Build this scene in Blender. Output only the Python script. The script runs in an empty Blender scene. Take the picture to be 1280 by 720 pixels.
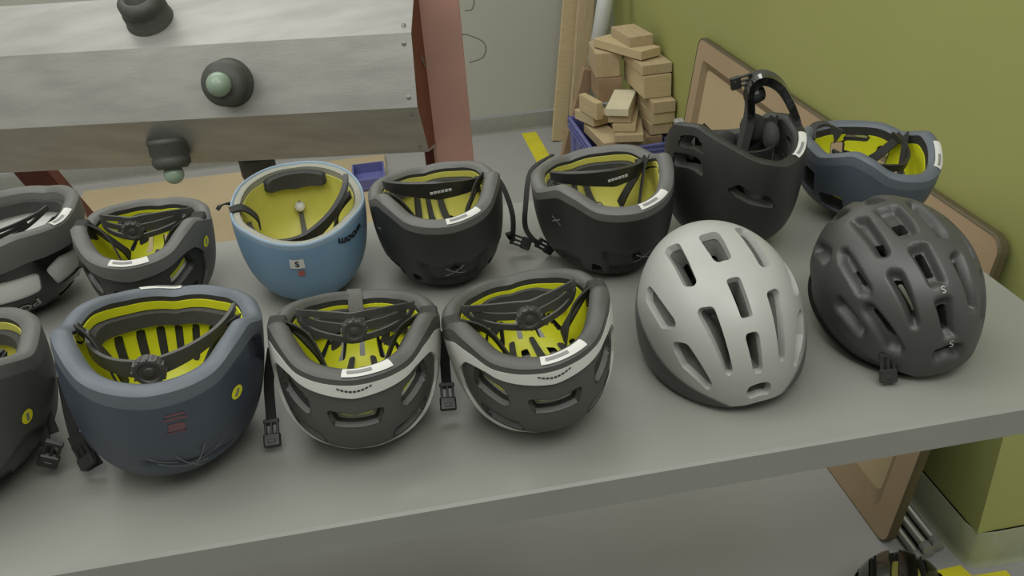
import bpy, math, random
import numpy as np
from mathutils import Matrix, Vector
SC = bpy.context.scene
COL = SC.collection
R = math.radians

# ---------------------------------------------------------------- camera
def unit(v):
    v = np.array(v, float); return v / np.linalg.norm(v)
CX = unit((9560, 1370, -1100)); CZ = -unit((147, -1910, -1100)); CY = unit(np.cross(CZ, CX)); CZ = np.cross(CX, CY)
cam = bpy.data.cameras.new('camera'); cam.sensor_width = 36; cam.lens = 1100 / 1280 * 36
cam.clip_start = .05; cam.clip_end = 60
co = bpy.data.objects.new('camera', cam); COL.objects.link(co)
co.matrix_world = Matrix.Translation((0, 0, 1.56)) @ Matrix([list(CX), list(CY), list(CZ)]).to_4x4()
SC.camera = co

# ---------------------------------------------------------------- world, lights, exposure
w = bpy.data.worlds.new('world'); SC.world = w; w.use_nodes = True
bg = w.node_tree.nodes['Background']; bg.inputs['Color'].default_value = (.97, 1.0, .93, 1); bg.inputs['Strength'].default_value = .55
def area(name, loc, size, power, rot=(0, 0, 0), color=(1, .99, .95)):
    l = bpy.data.lights.new(name, 'AREA'); l.shape = 'RECTANGLE'; l.size = size[0]; l.size_y = size[1]
    l.energy = power; l.color = color
    o = bpy.data.objects.new(name, l); COL.objects.link(o); o.location = loc; o.rotation_euler = rot; return o
area('ceiling_lamp', (-.5, 3.75, 3.2), (2.6, .8), 30)
area('ceiling_lamp.003', (-.9, 1.15, 3.2), (2.0, 1.0), 22)
area('ceiling_lamp.001', (.4, -.45, 3.2), (2.2, 1.4), 46)
area('ceiling_lamp.002', (-2.4, .4, 3.2), (1.2, 2.4), 36)
VS = SC.view_settings
SC.display_settings.display_device = 'sRGB'
VS.view_transform = 'Standard'; VS.look = 'None'; VS.gamma = 1; VS.exposure = 0.0; VS.use_curve_mapping = False

# ---------------------------------------------------------------- materials
def srgb(r, g, b):
    f = lambda c: (c / 255 / 12.92) if c / 255 <= .04045 else ((c / 255 + .055) / 1.055) ** 2.4
    return (f(r), f(g), f(b), 1)
def mat(name, rgb, rough=.5, metal=0., var=.06, scale=40, bump=.0, bscale=400, coat=0., alpha=None, stretch=None, spec=.5):
    m = bpy.data.materials.new(name); m.use_nodes = True; nt = m.node_tree; N = nt.nodes; L = nt.links
    p = N['Principled BSDF']; c = srgb(*rgb)
    p.inputs['Roughness'].default_value = rough; p.inputs['Metallic'].default_value = metal
    p.inputs['Coat Weight'].default_value = coat; p.inputs['Specular IOR Level'].default_value = spec
    tc = N.new('ShaderNodeTexCoord'); mp = N.new('ShaderNodeMapping'); L.new(tc.outputs['Object'], mp.inputs[0])
    if stretch: mp.inputs['Scale'].default_value = stretch
    nz = N.new('ShaderNodeTexNoise'); nz.inputs['Scale'].default_value = scale; nz.inputs['Detail'].default_value = 4
    L.new(mp.outputs[0], nz.inputs['Vector'])
    rp = N.new('ShaderNodeValToRGB'); L.new(nz.outputs['Fac'], rp.inputs[0])
    rp.color_ramp.elements[0].position = .3; rp.color_ramp.elements[1].position = .7
    rp.color_ramp.elements[0].color = tuple(x * (1 - var) for x in c[:3]) + (1,)
    rp.color_ramp.elements[1].color = tuple(min(1, x * (1 + var)) for x in c[:3]) + (1,)
    L.new(rp.outputs[0], p.inputs['Base Color'])
    if bump:
        n2 = N.new('ShaderNodeTexNoise'); n2.inputs['Scale'].default_value = bscale; L.new(mp.outputs[0], n2.inputs['Vector'])
        b = N.new('ShaderNodeBump'); b.inputs['Strength'].default_value = bump; b.inputs['Distance'].default_value = .002
        L.new(n2.outputs['Fac'], b.inputs['Height']); L.new(b.outputs[0], p.inputs['Normal'])
    return m
M = {}
M['table'] = mat('grey powder coat', (127, 128, 121), .42, 0, .05, 5, .04, 900)
M['steel'] = mat('painted steel', (120, 120, 118), .5)
M['floor'] = mat('epoxy floor', (150, 150, 148), .4, 0, .06, 2.5)
M['tape'] = mat('yellow tape', (206, 196, 40), .5, 0, .08, 12)
M['green'] = mat('green paint', (157, 160, 95), .55, 0, .03, 1.5)
M['cove'] = mat('grey green cove', (150, 154, 126), .5)
M['greywall'] = mat('grey wall', (176, 176, 168), .6, 0, .03, 1.5)
M['greybase'] = mat('grey baseboard', (136, 136, 128), .5)
M['white_shell'] = mat('white matte shell', (172, 172, 168), .45, 0, .02)
M['silver_shell'] = mat('light grey shell', (190, 190, 184), .42, 0, .02)
M['charcoal'] = mat('charcoal matte shell', (70, 70, 67), .5, 0, .05, 40, .1, 1500)
M['grey_rim'] = mat('grey matte rim', (88, 88, 85), .5, 0, .05, 40, .1, 1500)
M['black_shell'] = mat('matte black shell', (38, 39, 36), .45, 0, .08, 40, .1, 1500)
M['road_black'] = mat('matte dark grey shell', (62, 62, 60), .42, 0, .05, 40, .1, 1500)
M['gloss_black'] = mat('gloss black shell', (14, 14, 14), .15, 0, .05, coat=.6)
M['bright_foam'] = mat('white foam', (222, 222, 218), .6, 0, .03, 80)
M['wood_white'] = mat('whitish sawn wood', (206, 198, 170), .75, 0, .06, 12)
M['navy'] = mat('navy matte shell', (56, 64, 76), .42, 0, .05, 40, .08, 1500)
M['navy_rim'] = mat('dusty navy rim', (84, 90, 98), .5, 0, .05)
M['blue_shell'] = mat('light blue matte shell', (106, 136, 160), .42, 0, .03)
M['blue_rim'] = mat('pale blue rim', (128, 148, 164), .5, 0, .03)
M['grey_blue'] = mat('slate blue shell', (66, 74, 84), .45, 0, .05)
M['black_foam'] = mat('black foam', (40, 40, 38), .85, 0, .15, 300, .3, 700)
M['grey_foam'] = mat('grey foam', (104, 104, 100), .8, 0, .08, 300, .3, 700)
M['tan_foam'] = mat('pale foam', (138, 138, 126), .8, 0, .08, 300, .2, 700)
M['yellow'] = mat('yellow slip liner', (190, 192, 28), .5, 0, .03, 40)
M['soft_yellow'] = mat('soft yellow liner', (184, 180, 84), .55, 0, .03, 40)
M['pad'] = mat('charcoal padding', (56, 56, 54), .95, 0, .12, 200, .4, 600)
M['webbing'] = mat('black webbing', (34, 34, 33), .8, 0, .15, 300, .4, 900)
M['grey_webbing'] = mat('grey webbing', (86, 86, 82), .85, 0, .12, 300, .4, 900)
M['plastic'] = mat('black plastic', (36, 36, 35), .4, 0, .06)
M['dgrey_plastic'] = mat('dark grey plastic', (62, 62, 60), .45, 0, .06)
M['clear_buckle'] = mat('grey buckle plastic', (120, 120, 116), .3)
M['sticker'] = mat('white sticker', (192, 192, 186), .5, 0, .01)
M['print_dark'] = mat('dark print', (24, 26, 30), .5, 0, .02)
M['print_grey'] = mat('grey print', (120, 120, 118), .5, 0, .05, 900)
M['print_light'] = mat('light print', (168, 168, 164), .5, 0, .02)
M['print_red'] = mat('red print', (150, 82, 74), .5, 0, .1, 60)
M['print_rust'] = mat('dull red print', (96, 64, 66), .5, 0, .1, 60)
M['white_shell2'] = mat('satin white shell', (154, 155, 150), .42, 0, .02)
M['dot_yellow'] = mat('yellow dot', (212, 206, 40), .5, 0, .02)
M['galv'] = mat('scuffed steel sheet', (166, 165, 160), .5, .72, .12, 5, .1, 60, stretch=(1, 5, 5))
M['rubber'] = mat('dark rubber', (64, 66, 60), .6, 0, .15, 60)
M['glass_green'] = mat('dull green ball', (128, 146, 128), .3, 0, .08, 30)
M['red_paint'] = mat('faded red paint', (164, 126, 114), .5, 0, .08, 8)
M['dark_red'] = mat('dark red paint', (104, 48, 34), .55, 0, .12, 20)
M['wood'] = mat('pale sawn wood', (186, 168, 130), .75, 0, .08, 12, .1, 200, stretch=(1, 1, 12))
M['wood2'] = mat('sawn wood with warm ends', (176, 157, 124), .75, 0, .1, 12, .1, 200, stretch=(12, 1, 1))
M['wood3'] = mat('brown sawn wood', (150, 126, 98), .75, 0, .1, 12, .1, 200)
M['plywood'] = mat('plywood sheet', (176, 160, 128), .7, 0, .08, 2)
M['pvc'] = mat('white plastic pipe', (205, 208, 206), .4, 0, .03)
M['crate_blue'] = mat('blue crate plastic', (100, 103, 158), .5, 0, .05)
M['tray_tan'] = mat('tan laminate', (164, 142, 112), .55, 0, .04, 4)
M['tray_tan2'] = mat('light tan inset', (182, 162, 128), .6, 0, .04, 4)
M['tray_wall'] = mat('brown tan laminate', (134, 116, 88), .6, 0, .06)
M['tray_edge'] = mat('dark brown edging', (84, 76, 52), .6, 0, .08)
M['rod'] = mat('steel tube', (128, 128, 118), .4, .5, .1)

# ---------------------------------------------------------------- object helpers
def link(o, parent=None):
    COL.objects.link(o)
    if parent is not None: o.parent = parent
    return o
def obj(name, verts, faces, m, parent=None, smooth=False):
    me = bpy.data.meshes.new(name); me.from_pydata([tuple(map(float, v)) for v in verts], [], faces)
    ms = m if isinstance(m, (list, tuple)) else [m]
    for x in ms: me.materials.append(M[x] if isinstance(x, str) else x)
    if smooth: me.polygons.foreach_set('use_smooth', [True] * len(me.polygons))
    me.update()
    return link(bpy.data.objects.new(name, me), parent)
def tag(o, label, cat, group=None, kind=None):
    if label: o['label'] = label
    if cat: o['category'] = cat
    if group: o['group'] = group
    if kind: o['kind'] = kind
    return o
def empty(name, loc=(0, 0, 0), rot=(0, 0, 0)):
    o = bpy.data.objects.new(name, None); o.empty_display_size = .05; COL.objects.link(o); o.location = loc; o.rotation_euler = rot; return o
def box_geo(sx, sy, sz, c=(0, 0, 0), bev=0.):
    """bevelled box: rounded vertical and horizontal edges by one chamfer"""
    V = []; F = []
    hx, hy, hz = sx / 2, sy / 2, sz / 2; b = min(bev, hx * .45, hy * .45, hz * .45)
    if b <= 0:
        V = [(x, y, z) for x in (-hx, hx) for y in (-hy, hy) for z in (-hz, hz)]
        F = [(0, 1, 3, 2), (4, 6, 7, 5), (0, 4, 5, 1), (2, 3, 7, 6), (0, 2, 6, 4), (1, 5, 7, 3)]
    else:
        idx = {}
        for x in (-1, 1):
            for y in (-1, 1):
                for z in (-1, 1):
                    for a in range(3):
                        p = [x * (hx - b), y * (hy - b), z * (hz - b)]
                        p[a] = (x, y, z)[a] * (hx, hy, hz)[a]
                        idx[(x, y, z, a)] = len(V); V.append(tuple(p))
        for a in range(3):
            u, v = [(1, 2), (2, 0), (0, 1)][a]
            for s in (-1, 1):
                q = []
                for (i, j) in ((-1, -1), (1, -1), (1, 1), (-1, 1)):
                    k = [0, 0, 0]; k[a] = s; k[u] = i; k[v] = j; q.append(idx[(*k, a)])
                F.append(tuple(q if s > 0 else q[::-1]))
        for a in range(3):           # edge chamfers parallel to axis a
            u, v = [(1, 2), (2, 0), (0, 1)][a]
            for i in (-1, 1):
                for j in (-1, 1):
                    k1 = [0, 0, 0]; k1[u] = i; k1[v] = j; k1[a] = -1; k2 = list(k1); k2[a] = 1
                    q = [idx[(*k1, u)], idx[(*k2, u)], idx[(*k2, v)], idx[(*k1, v)]]
                    F.append(tuple(q if i * j < 0 else q[::-1]))
        for x in (-1, 1):
            for y in (-1, 1):
                for z in (-1, 1):
                    q = [idx[(x, y, z, 0)], idx[(x, y, z, 1)], idx[(x, y, z, 2)]]
                    F.append(tuple(q if x * y * z > 0 else q[::-1]))
    return [(x + c[0], y + c[1], z + c[2]) for x, y, z in V], F
def box(name, size, c, m, parent=None, bev=.0, rot=None):
    V, F = box_geo(*size, bev=bev)
    if rot is not None:
        E = rot if isinstance(rot, Matrix) else Matrix.Rotation(rot[2], 3, 'Z') @ Matrix.Rotation(rot[1], 3, 'Y') @ Matrix.Rotation(rot[0], 3, 'X')
        V = [E @ Vector(v) for v in V]
    V = [(v[0] + c[0], v[1] + c[1], v[2] + c[2]) for v in V]
    return obj(name, V, F, m, parent)
class Geo:
    def __init__(s): s.V = []; s.F = []
    def add(s, V, F):
        n = len(s.V); s.V += [tuple(map(float, v)) for v in V]; s.F += [tuple(i + n for i in f) for f in F]; return s
    def build(s, name, m, parent=None, smooth=False): return obj(name, s.V, s.F, m, parent, smooth)
def lathe_geo(prof, seg=32, axis=None, origin=(0, 0, 0)):
    """profile [(r, h)] revolved about +z (or about axis)"""
    V = []; F = []
    for r, h in prof:
        for k in range(seg):
            t = 2 * math.pi * k / seg; V.append((r * math.cos(t), r * math.sin(t), h))
    for i in range(len(prof) - 1):
        for k in range(seg):
            a = i * seg + k; b = i * seg + (k + 1) % seg; F.append((a, b, b + seg, a + seg))
    F.append(tuple(range(seg))[::-1]); F.append(tuple(range((len(prof) - 1) * seg, len(prof) * seg)))
    q = Vector((0, 0, 1)).rotation_difference(Vector(axis)) if axis is not None else Matrix.Identity(3)
    o = Vector(origin); Q = q.to_matrix() if axis is not None else q
    return [tuple(Q @ Vector(v) + o) for v in V], F
def catmull(P, n=6):
    P = [np.array(p, float) for p in P]; out = []
    for i in range(len(P) - 1):
        p0 = P[max(i - 1, 0)]; p1 = P[i]; p2 = P[i + 1]; p3 = P[min(i + 2, len(P) - 1)]
        for k in range(n):
            t = k / n
            out.append(.5 * ((2 * p1) + (-p0 + p2) * t + (2 * p0 - 5 * p1 + 4 * p2 - p3) * t * t + (-p0 + 3 * p1 - 3 * p2 + p3) * t ** 3))
    out.append(P[-1]); return out
def ribbon_geo(P, width, thick, side, n=6, smooth=True, widths=None):
    """flat strap: side = direction of its width (one vector or one per control point)"""
    Q = catmull(P, n) if smooth else [np.array(p, float) for p in P]
    S = side if isinstance(side, list) else [side] * len(P)
    S = catmull(S, n) if smooth else S
    W = None
    if widths is not None: W = catmull([(x, 0, 0) for x in widths], n)
    V = []; F = []
    for i, q in enumerate(Q):
        t = unit(Q[min(i + 1, len(Q) - 1)] - Q[max(i - 1, 0)] + 1e-9)
        s = np.array(S[i], float); s = unit(s - t * np.dot(s, t) + 1e-9); u = np.cross(t, s)
        ww = W[i][0] if W is not None else width
        for a, b in ((-.5, -.5), (.5, -.5), (.5, .5), (-.5, .5)): V.append(q + s * a * ww + u * b * thick)
    for i in range(len(Q) - 1):
        for k in range(4):
            a = i * 4 + k; b = i * 4 + (k + 1) % 4; F.append((a, b, b + 4, a + 4))
    F.append((3, 2, 1, 0)); m = (len(Q) - 1) * 4; F.append((m, m + 1, m + 2, m + 3))
    return V, F
def tube_geo(P, r, seg=8, n=6, smooth=True):
    Q = catmull(P, n) if smooth else [np.array(p, float) for p in P]
    V = []; F = []; s = None
    for i, q in enumerate(Q):
        t = unit(Q[min(i + 1, len(Q) - 1)] - Q[max(i - 1, 0)] + 1e-9)
        if s is None: s = np.array((0, 0, 1.)) if abs(t[2]) < .9 else np.array((1., 0, 0))
        s = unit(s - t * np.dot(s, t)); u = np.cross(t, s)
        for k in range(seg):
            a = 2 * math.pi * k / seg; V.append(q + r * (s * math.cos(a) + u * math.sin(a)))
    for i in range(len(Q) - 1):
        for k in range(seg):
            a = i * seg + k; b = i * seg + (k + 1) % seg; F.append((a, b, b + seg, a + seg))
    F.append(tuple(range(seg))[::-1]); F.append(tuple(range((len(Q) - 1) * seg, len(Q) * seg)))
    return V, F

# ---------------------------------------------------------------- helmet surfaces
# A helmet is described over a disc p = s*(cos a, sin a): s = 0 at the crown, 1 at the rim, +y the front.
class Shape:
    def __init__(s, a=.104, bf=.135, bb=.14, h=.13, hl=.13, full=.15, egg=.08, rim=None, fr=.06):
        s.fr = fr; s.a, s.bf, s.bb, s.h, s.hl, s.full, s.egg = a, bf, bb, h, hl, full, egg
        s.rim = rim or [(0, 88), (40, 92), (70, 97), (95, 92), (128, 110), (155, 108), (180, 103)]
        A = np.array([r[0] for r in s.rim], float); B = np.array([r[1] for r in s.rim], float)
        q = np.linspace(0, 180, 361); v = np.interp(q, A, B)
        pad = np.concatenate([v[60:0:-1], v, v[-2:-62:-1]]); k = np.hanning(33); k /= k.sum()
        s.q = q; s.v = np.convolve(pad, k, 'same')[60:-60]
        s.disp = None
    def phim(s, th):
        al = np.degrees(np.abs(np.mod(th - math.pi / 2 + math.pi, 2 * math.pi) - math.pi))
        return np.radians(np.interp(al, s.q, s.v))
    def raw(s, p):
        p = np.atleast_2d(p); x = p[:, 0]; y = p[:, 1]
        r = np.hypot(x, y); th = np.arctan2(y, x); phi = r * s.phim(th)
        c = np.cos(phi); sn = np.sin(phi)
        rad = sn * (1 + s.fr * np.cos(phi) ** 2)
        z = np.where(c > 0, s.h * c * (1 + s.full * sn ** 2), s.hl * c)
        ct = np.cos(th); st = np.sin(th)
        b = np.where(st > 0, s.bf, s.bb)
        X = s.a * rad * ct * (1 - s.egg * st * np.abs(st) * (st > 0)); Y = b * rad * st
        return np.stack([X, Y, z], 1)
    def P(s, p, t=0.):
        p = np.atleast_2d(np.array(p, float)); e = 1e-3
        o = s.raw(p); dx = s.raw(p + (e, 0)) - s.raw(p - (e, 0)); dy = s.raw(p + (0, e)) - s.raw(p - (0, e))
        n = np.cross(dx, dy); n /= np.linalg.norm(n, axis=1)[:, None] + 1e-12
        if s.disp is not None: t = t + s.disp(p)
        return o - n * np.reshape(t, (-1, 1)) if np.ndim(t) else o - n * t
def bs(beta, s):
    """beta degrees from the rear (+ towards +x), s from crown to rim -> disc point"""
    a = math.radians(beta - 90); return (s * math.cos(a), s * math.sin(a))
BK = .42
def to_bs(p):
    r = np.hypot(p[:, 0], p[:, 1]); b = np.arctan2(p[:, 1], p[:, 0]) + math.pi / 2
    b = np.mod(b + math.pi, 2 * math.pi) - math.pi
    return np.stack([b * BK, r], 1)
def poly_sdf(q, poly, rad=0.):
    """rounded polygon distance; negative inside.  rad rounds the corners of the given outline."""
    v = np.array(poly, float); n = len(v)
    if rad:
        c = v.mean(0); ar = 0.5 * sum(v[i][0] * v[(i + 1) % n][1] - v[(i + 1) % n][0] * v[i][1] for i in range(n))
        sg = 1 if ar > 0 else -1; nv = []
        for i in range(n):
            e1 = v[i] - v[i - 1]; e2 = v[(i + 1) % n] - v[i]
            n1 = np.array((-e1[1], e1[0])) * sg / (np.linalg.norm(e1) + 1e-9); n2 = np.array((-e2[1], e2[0])) * sg / (np.linalg.norm(e2) + 1e-9)
            m = n1 + n2; m = m / max(.35, np.dot(m, n1)) ; nv.append(v[i] + m * rad)
        v = np.array(nv)
    d = np.full(len(q), 1e9); ins = np.zeros(len(q), bool)
    for i in range(n):
        a = v[i]; b = v[(i + 1) % n]; e = b - a; w_ = q - a
        t = np.clip((w_ @ e) / (e @ e + 1e-12), 0, 1); dd = w_ - np.outer(t, e)
        d = np.minimum(d, np.hypot(dd[:, 0], dd[:, 1]))
        c1 = q[:, 1] >= a[1]; c2 = q[:, 1] < b[1]; c3 = e[0] * w_[:, 1] > e[1] * w_[:, 0]
        ins ^= (c1 & c2 & c3) | (~c1 & ~c2 & ~c3)
    return np.where(ins, -d, d) - rad
class Hole:
    def __init__(s, poly, rad=.03, space='p'):
        s.space = space; s.rad = rad
        s.poly = [(math.radians(x) * BK, y) for x, y in poly] if space == 'bs' else poly
    def f(s, p):
        if s.space != 'bs': return poly_sdf(p, s.poly, s.rad)
        q = to_bs(p); d = poly_sdf(q, s.poly, s.rad); m = max(abs(x) for x, y in s.poly)
        if m > math.pi * BK * .98:                  # the outline crosses the front seam
            for sg in (-1, 1): d = np.minimum(d, poly_sdf(q + (sg * 2 * math.pi * BK, 0), s.poly, s.rad))
        return d
def mirror(poly): return [(-x, y) for x, y in poly][::-1]
def both(polys, rad=.03, space='p'):
    out = []
    for q in polys: out += [Hole(q, rad, space), Hole(mirror(q), rad, space)]
    return out
def fmin(*fs):
    def g(p):
        d = np.full(len(p), 1e3)
        for f in fs: d = np.minimum(d, f(p))
        return d
    return g
def holes_f(hs): return fmin(*[h.f for h in hs]) if hs else (lambda p: np.full(len(p), 1.))
GRID = {}
def grid(nt, ns):
    if (nt, ns) in GRID: return GRID[(nt, ns)]
    ss = np.linspace(0, 1, ns + 1)[1:]; ss = 1 - (1 - ss) ** 1.0
    a = np.arange(nt) * 2 * math.pi / nt
    P = [(0, 0)] + [(s * math.cos(t), s * math.sin(t)) for s in ss for t in a]
    T = []
    for k in range(nt): T.append((0, 1 + k, 1 + (k + 1) % nt))
    for i in range(ns - 1):
        for k in range(nt):
            a0 = 1 + i * nt + k; b0 = 1 + i * nt + (k + 1) % nt
            T += [(a0, a0 + nt, b0 + nt), (a0, b0 + nt, b0)]
    GRID[(nt, ns)] = (np.array(P), np.array(T)); return GRID[(nt, ns)]
def march(field, nt=120, ns=36):
    P, T = grid(nt, ns); f = field(P); f = np.where(np.abs(f) < 1e-5, 1e-5, f)
    S = (f[T] > 0).sum(1); tris = [tuple(t) for t in T[S == 3].tolist()]
    pts = P.tolist(); cache = {}
    def cut(i, j):
        k = (i, j) if i < j else (j, i)
        if k not in cache:
            t = f[i] / (f[i] - f[j]); cache[k] = len(pts); pts.append((P[i] + (P[j] - P[i]) * t).tolist())
        return cache[k]
    for t in T[(S == 1) | (S == 2)].tolist():
        out = []
        for k in range(3):
            i, j = t[k], t[(k + 1) % 3]
            if f[i] > 0: out.append(i)
            if (f[i] > 0) != (f[j] > 0): out.append(cut(i, j))
        tris.append(tuple(out))
    used = sorted({i for t in tris for i in t}); mp = {o: n for n, o in enumerate(used)}
    pts = np.array([pts[i] for i in used]) if used else np.zeros((0, 2)); tris = [tuple(mp[i] for i in t) for t in tris]
    ed = {}
    for t in tris:
        for k in range(len(t)): ed[(t[k], t[(k + 1) % len(t)])] = 1
    r = np.hypot(pts[:, 0], pts[:, 1]) if len(pts) else []
    bd = [(i, j) for (i, j) in ed if (j, i) not in ed and not (r[i] > .9995 and r[j] > .9995)]
    return pts, tris, bd
def grad(field, p, e=2e-3):
    gx = field(p + (e, 0)) - field(p - (e, 0)); gy = field(p + (0, e)) - field(p - (0, e))
    g = np.stack([gx, gy], 1); return g / (np.linalg.norm(g, axis=1)[:, None] + 1e-9)
def layer(S, field, t, wall=None, taper=0., flip=False, nt=120, ns=36, steps=1, only_wall=False):
    """surface at depth t clipped to field > 0; wall = depth its cut edges run down to; taper narrows the cut (disc units)"""
    p, F, bd = march(field, nt, ns); 
    if not len(p): return [], []
    V = S.P(p, t).tolist()
    if flip: F = [f[::-1] for f in F]
    if only_wall: V = []; F = []
    if wall is not None and bd:
        ids = sorted({i for e in bd for i in e}); m = {o: k for k, o in enumerate(ids)}; q = p[ids]; g = -grad(field, q)
        base = len(V); n = len(ids)
        for k in range(steps + 1):
            u = k / steps; qq = q + g * taper * u
            rr = np.hypot(qq[:, 0], qq[:, 1]); qq = qq / np.maximum(1, rr)[:, None]
            V += S.P(qq, t + (wall - t) * u).tolist()
        for i, j in bd:
            for k in range(steps):
                a = base + k * n + m[i]; b = base + k * n + m[j]
                f = (a, b, b + n, a + n); f = f[::-1]
                F.append(f[::-1] if flip else f)
    return V, F
def rim_geo(S, t0, t1, bulge=.006, nt=144, k=6, s=1.0):
    V = []; F = []
    a = np.arange(nt) * 2 * math.pi / nt; p = np.stack([np.cos(a), np.sin(a)], 1) * s
    A = S.P(p, t0); B = S.P(p, t1); d = S.raw(p) - S.raw(p * .985); d /= np.linalg.norm(d, axis=1)[:, None]
    for i in range(k + 1):
        u = i / k; V += (A + (B - A) * u + d * bulge * math.sin(math.pi * u) ** .6).tolist()
    for i in range(k):
        for j in range(nt):
            x = i * nt + j; y = i * nt + (j + 1) % nt; F.append((x, x + nt, y + nt, y))
    return V, [f[::-1] for f in F]
def patch(S, field, t_out, t_in, round_=.012, nt=120, ns=36):
    """a pad lying on the inside: surface at depth t_in with its edge walls rising to t_out"""
    V, F = layer(S, field, t_in, wall=t_out, taper=-.0 + round_ * 0, flip=True, nt=nt, ns=ns)
    return V, F
def band_f(s0, s1, b0=-180, b1=180, r=.02):
    """rounded box in (beta, s): positive inside"""
    h = Hole([(b0, s0), (b1, s0), (b1, s1), (b0, s1)], r, 'bs'); return lambda p: -h.f(p)
def inv(f): return lambda p: -f(p)
def sband(pts):
    """field positive above (rimward of) s = curve(beta); symmetric control points [(beta, s)] from the rear 0 to the front 180"""
    A = [q[0] for q in pts]; B = [q[1] for q in pts]
    qq = np.linspace(0, 180, 181); v = np.interp(qq, A, B); pad = np.concatenate([v[20:0:-1], v, v[-2:-22:-1]])
    k = np.hanning(15); k /= k.sum(); v = np.convolve(pad, k, 'same')[20:-20]
    def f(p):
        q = to_bs(p); return q[:, 1] - np.interp(np.abs(np.degrees(q[:, 0] / BK)), qq, v)
    return f
def local_frame(S, p0, up):
    """2-D metres -> disc coordinates around p0; up = 3-D direction of the text's up"""
    p0 = np.array(p0, float); e = 1e-3
    J = np.stack([(S.raw(p0 + (e, 0)) - S.raw(p0 - (e, 0)))[0] / (2 * e), (S.raw(p0 + (0, e)) - S.raw(p0 - (0, e)))[0] / (2 * e)], 1)
    n = unit(np.cross(J[:, 0], J[:, 1])); up = np.array(up, float); v = unit(up - n * np.dot(up, n)); u = np.cross(v, n)
    G = np.linalg.pinv(J); return lambda q: p0 + np.asarray(q) @ (G @ np.stack([u, v], 1)).T
def decal_poly(S, p0, up, outline, t=-.0009, thick=None, n=8):
    """thin label: outline is (w, h) rectangle or 'disc' radius, following the surface"""
    fr = local_frame(S, p0, up); V = []; F = []
    if isinstance(outline, tuple):
        w_, h_ = outline; nx, ny = n, 3
        G = [((i / nx - .5) * w_, (j / ny - .5) * h_) for j in range(ny + 1) for i in range(nx + 1)]
        F = [(j * (nx + 1) + i, j * (nx + 1) + i + 1, (j + 1) * (nx + 1) + i + 1, (j + 1) * (nx + 1) + i) for j in range(ny) for i in range(nx)]
    else:
        G = [(0, 0)] + [(outline * r_ * math.cos(a), outline * r_ * math.sin(a)) for r_ in (.5, 1) for a in np.arange(20) * math.pi / 10]
        F = [(0, 1 + k, 1 + (k + 1) % 20) for k in range(20)] + [(1 + k, 21 + k, 21 + (k + 1) % 20, 1 + (k + 1) % 20) for k in range(20)]
    D = fr(G); top = S.P(D, t); bot = S.P(D, 0.0)
    V = top.tolist()
    return V, F
def text_geo(s, size, bold=.0, outline_only=False):
    c = bpy.data.curves.new('text', 'FONT'); c.body = s; c.size = size; c.align_x = 'CENTER'; c.align_y = 'CENTER'; c.resolution_u = 3; c.offset = bold
    o = bpy.data.objects.new('text', c); COL.objects.link(o); dg = bpy.context.evaluated_depsgraph_get(); dg.update()
    me = bpy.data.meshes.new_from_object(o.evaluated_get(dg)); V = [(v.co.x, v.co.y) for v in me.vertices]; F = [tuple(p.vertices) for p in me.polygons]
    bpy.data.objects.remove(o); bpy.data.curves.remove(c); bpy.data.meshes.remove(me)
    return np.array(V), F
def text_on(S, s, size, p0, up, t=-.0012, bold=0., name='lettering', m='print_dark', parent=None, shear=None):
    V, F = text_geo(s, size, bold)
    if shear: V[:, 0] *= shear
    D = local_frame(S, p0, up)(V); return obj(name, S.P(D, t), F, m, parent)

# ---------------------------------------------------------------- setting
def structure(name, size, c, m, bev=0): o = box(name, size, c, m, bev=bev); o['kind'] = 'structure'; return o
structure('floor', (9, 9, .1), (0, 1.5, -.05), 'floor')
structure('wall_right', (3, 2.63, 2.7), (2.62, 2.515, 1.45), 'green')        # solid block: its left face x = 1.12, its near face y = 1.2
structure('wall_back', (9, .1, 2.7), (-.0, 4.33, 1.45), 'greywall')
structure('wall_front', (9, .1, 2.7), (0, -2.9, 1.45), 'greywall'); structure('wall_left', (.1, 7.3, 2.7), (-4.45, .7, 1.45), 'greywall')
structure('wall_corner', (2.9, .45, 2.7), (2.62, 4.055, 1.45), 'green')   # recessed strip beyond the pilaster
def cove(name, pts, h, m):
    V = []; F = []
    for x, y, nx, ny in pts:
        V += [(x + nx * .004, y + ny * .004, h), (x + nx * .006, y + ny * .006, h - .004), (x + nx * .006, y + ny * .006, .02), (x + nx * .008, y + ny * .008, .006), (x + nx * .012, y + ny * .012, .0005)]
    for i in range(len(pts) - 1):
        for k in range(4): a = i * 5 + k; F.append((a, a + 1, a + 6, a + 5))
    V2 = [(v[0], v[1], v[2]) for v in V]; o = obj(name, V2, F, m, smooth=True); o['kind'] = 'structure'; return o
cove('baseboard_right', [(1.12, 4.25, -1, 0), (1.12, 1.24, -1, 0), (1.124, 1.212, -.9, -.4), (1.132, 1.203, -.5, -.85), (1.16, 1.2, 0, -1), (3.9, 1.2, 0, -1)], .1, 'cove')
cove('baseboard_back', [(-4.4, 4.28, 0, -1), (1.12, 4.28, 0, -1)], .09, 'greybase')
# floor markings
t = box('floor_tape', (.075, 2.0, .0006), (.705, 3.24, .0004), 'tape'); tag(t, 'yellow tape line on the floor leading back to the grey wall', 'floor tape')
t = obj('floor_tape', [(1.045, 1.205, .0006), (1.105, 1.207, .0006), (1.112, 1.175, .0006), (1.19, 1.172, .0006), (1.2, .4, .0006), (1.045, .4, .0006)], [(0, 5, 4, 3, 2, 1)], 'tape')
tag(t, 'yellow floor tape at the foot of the green wall corner', 'floor tape')

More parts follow.
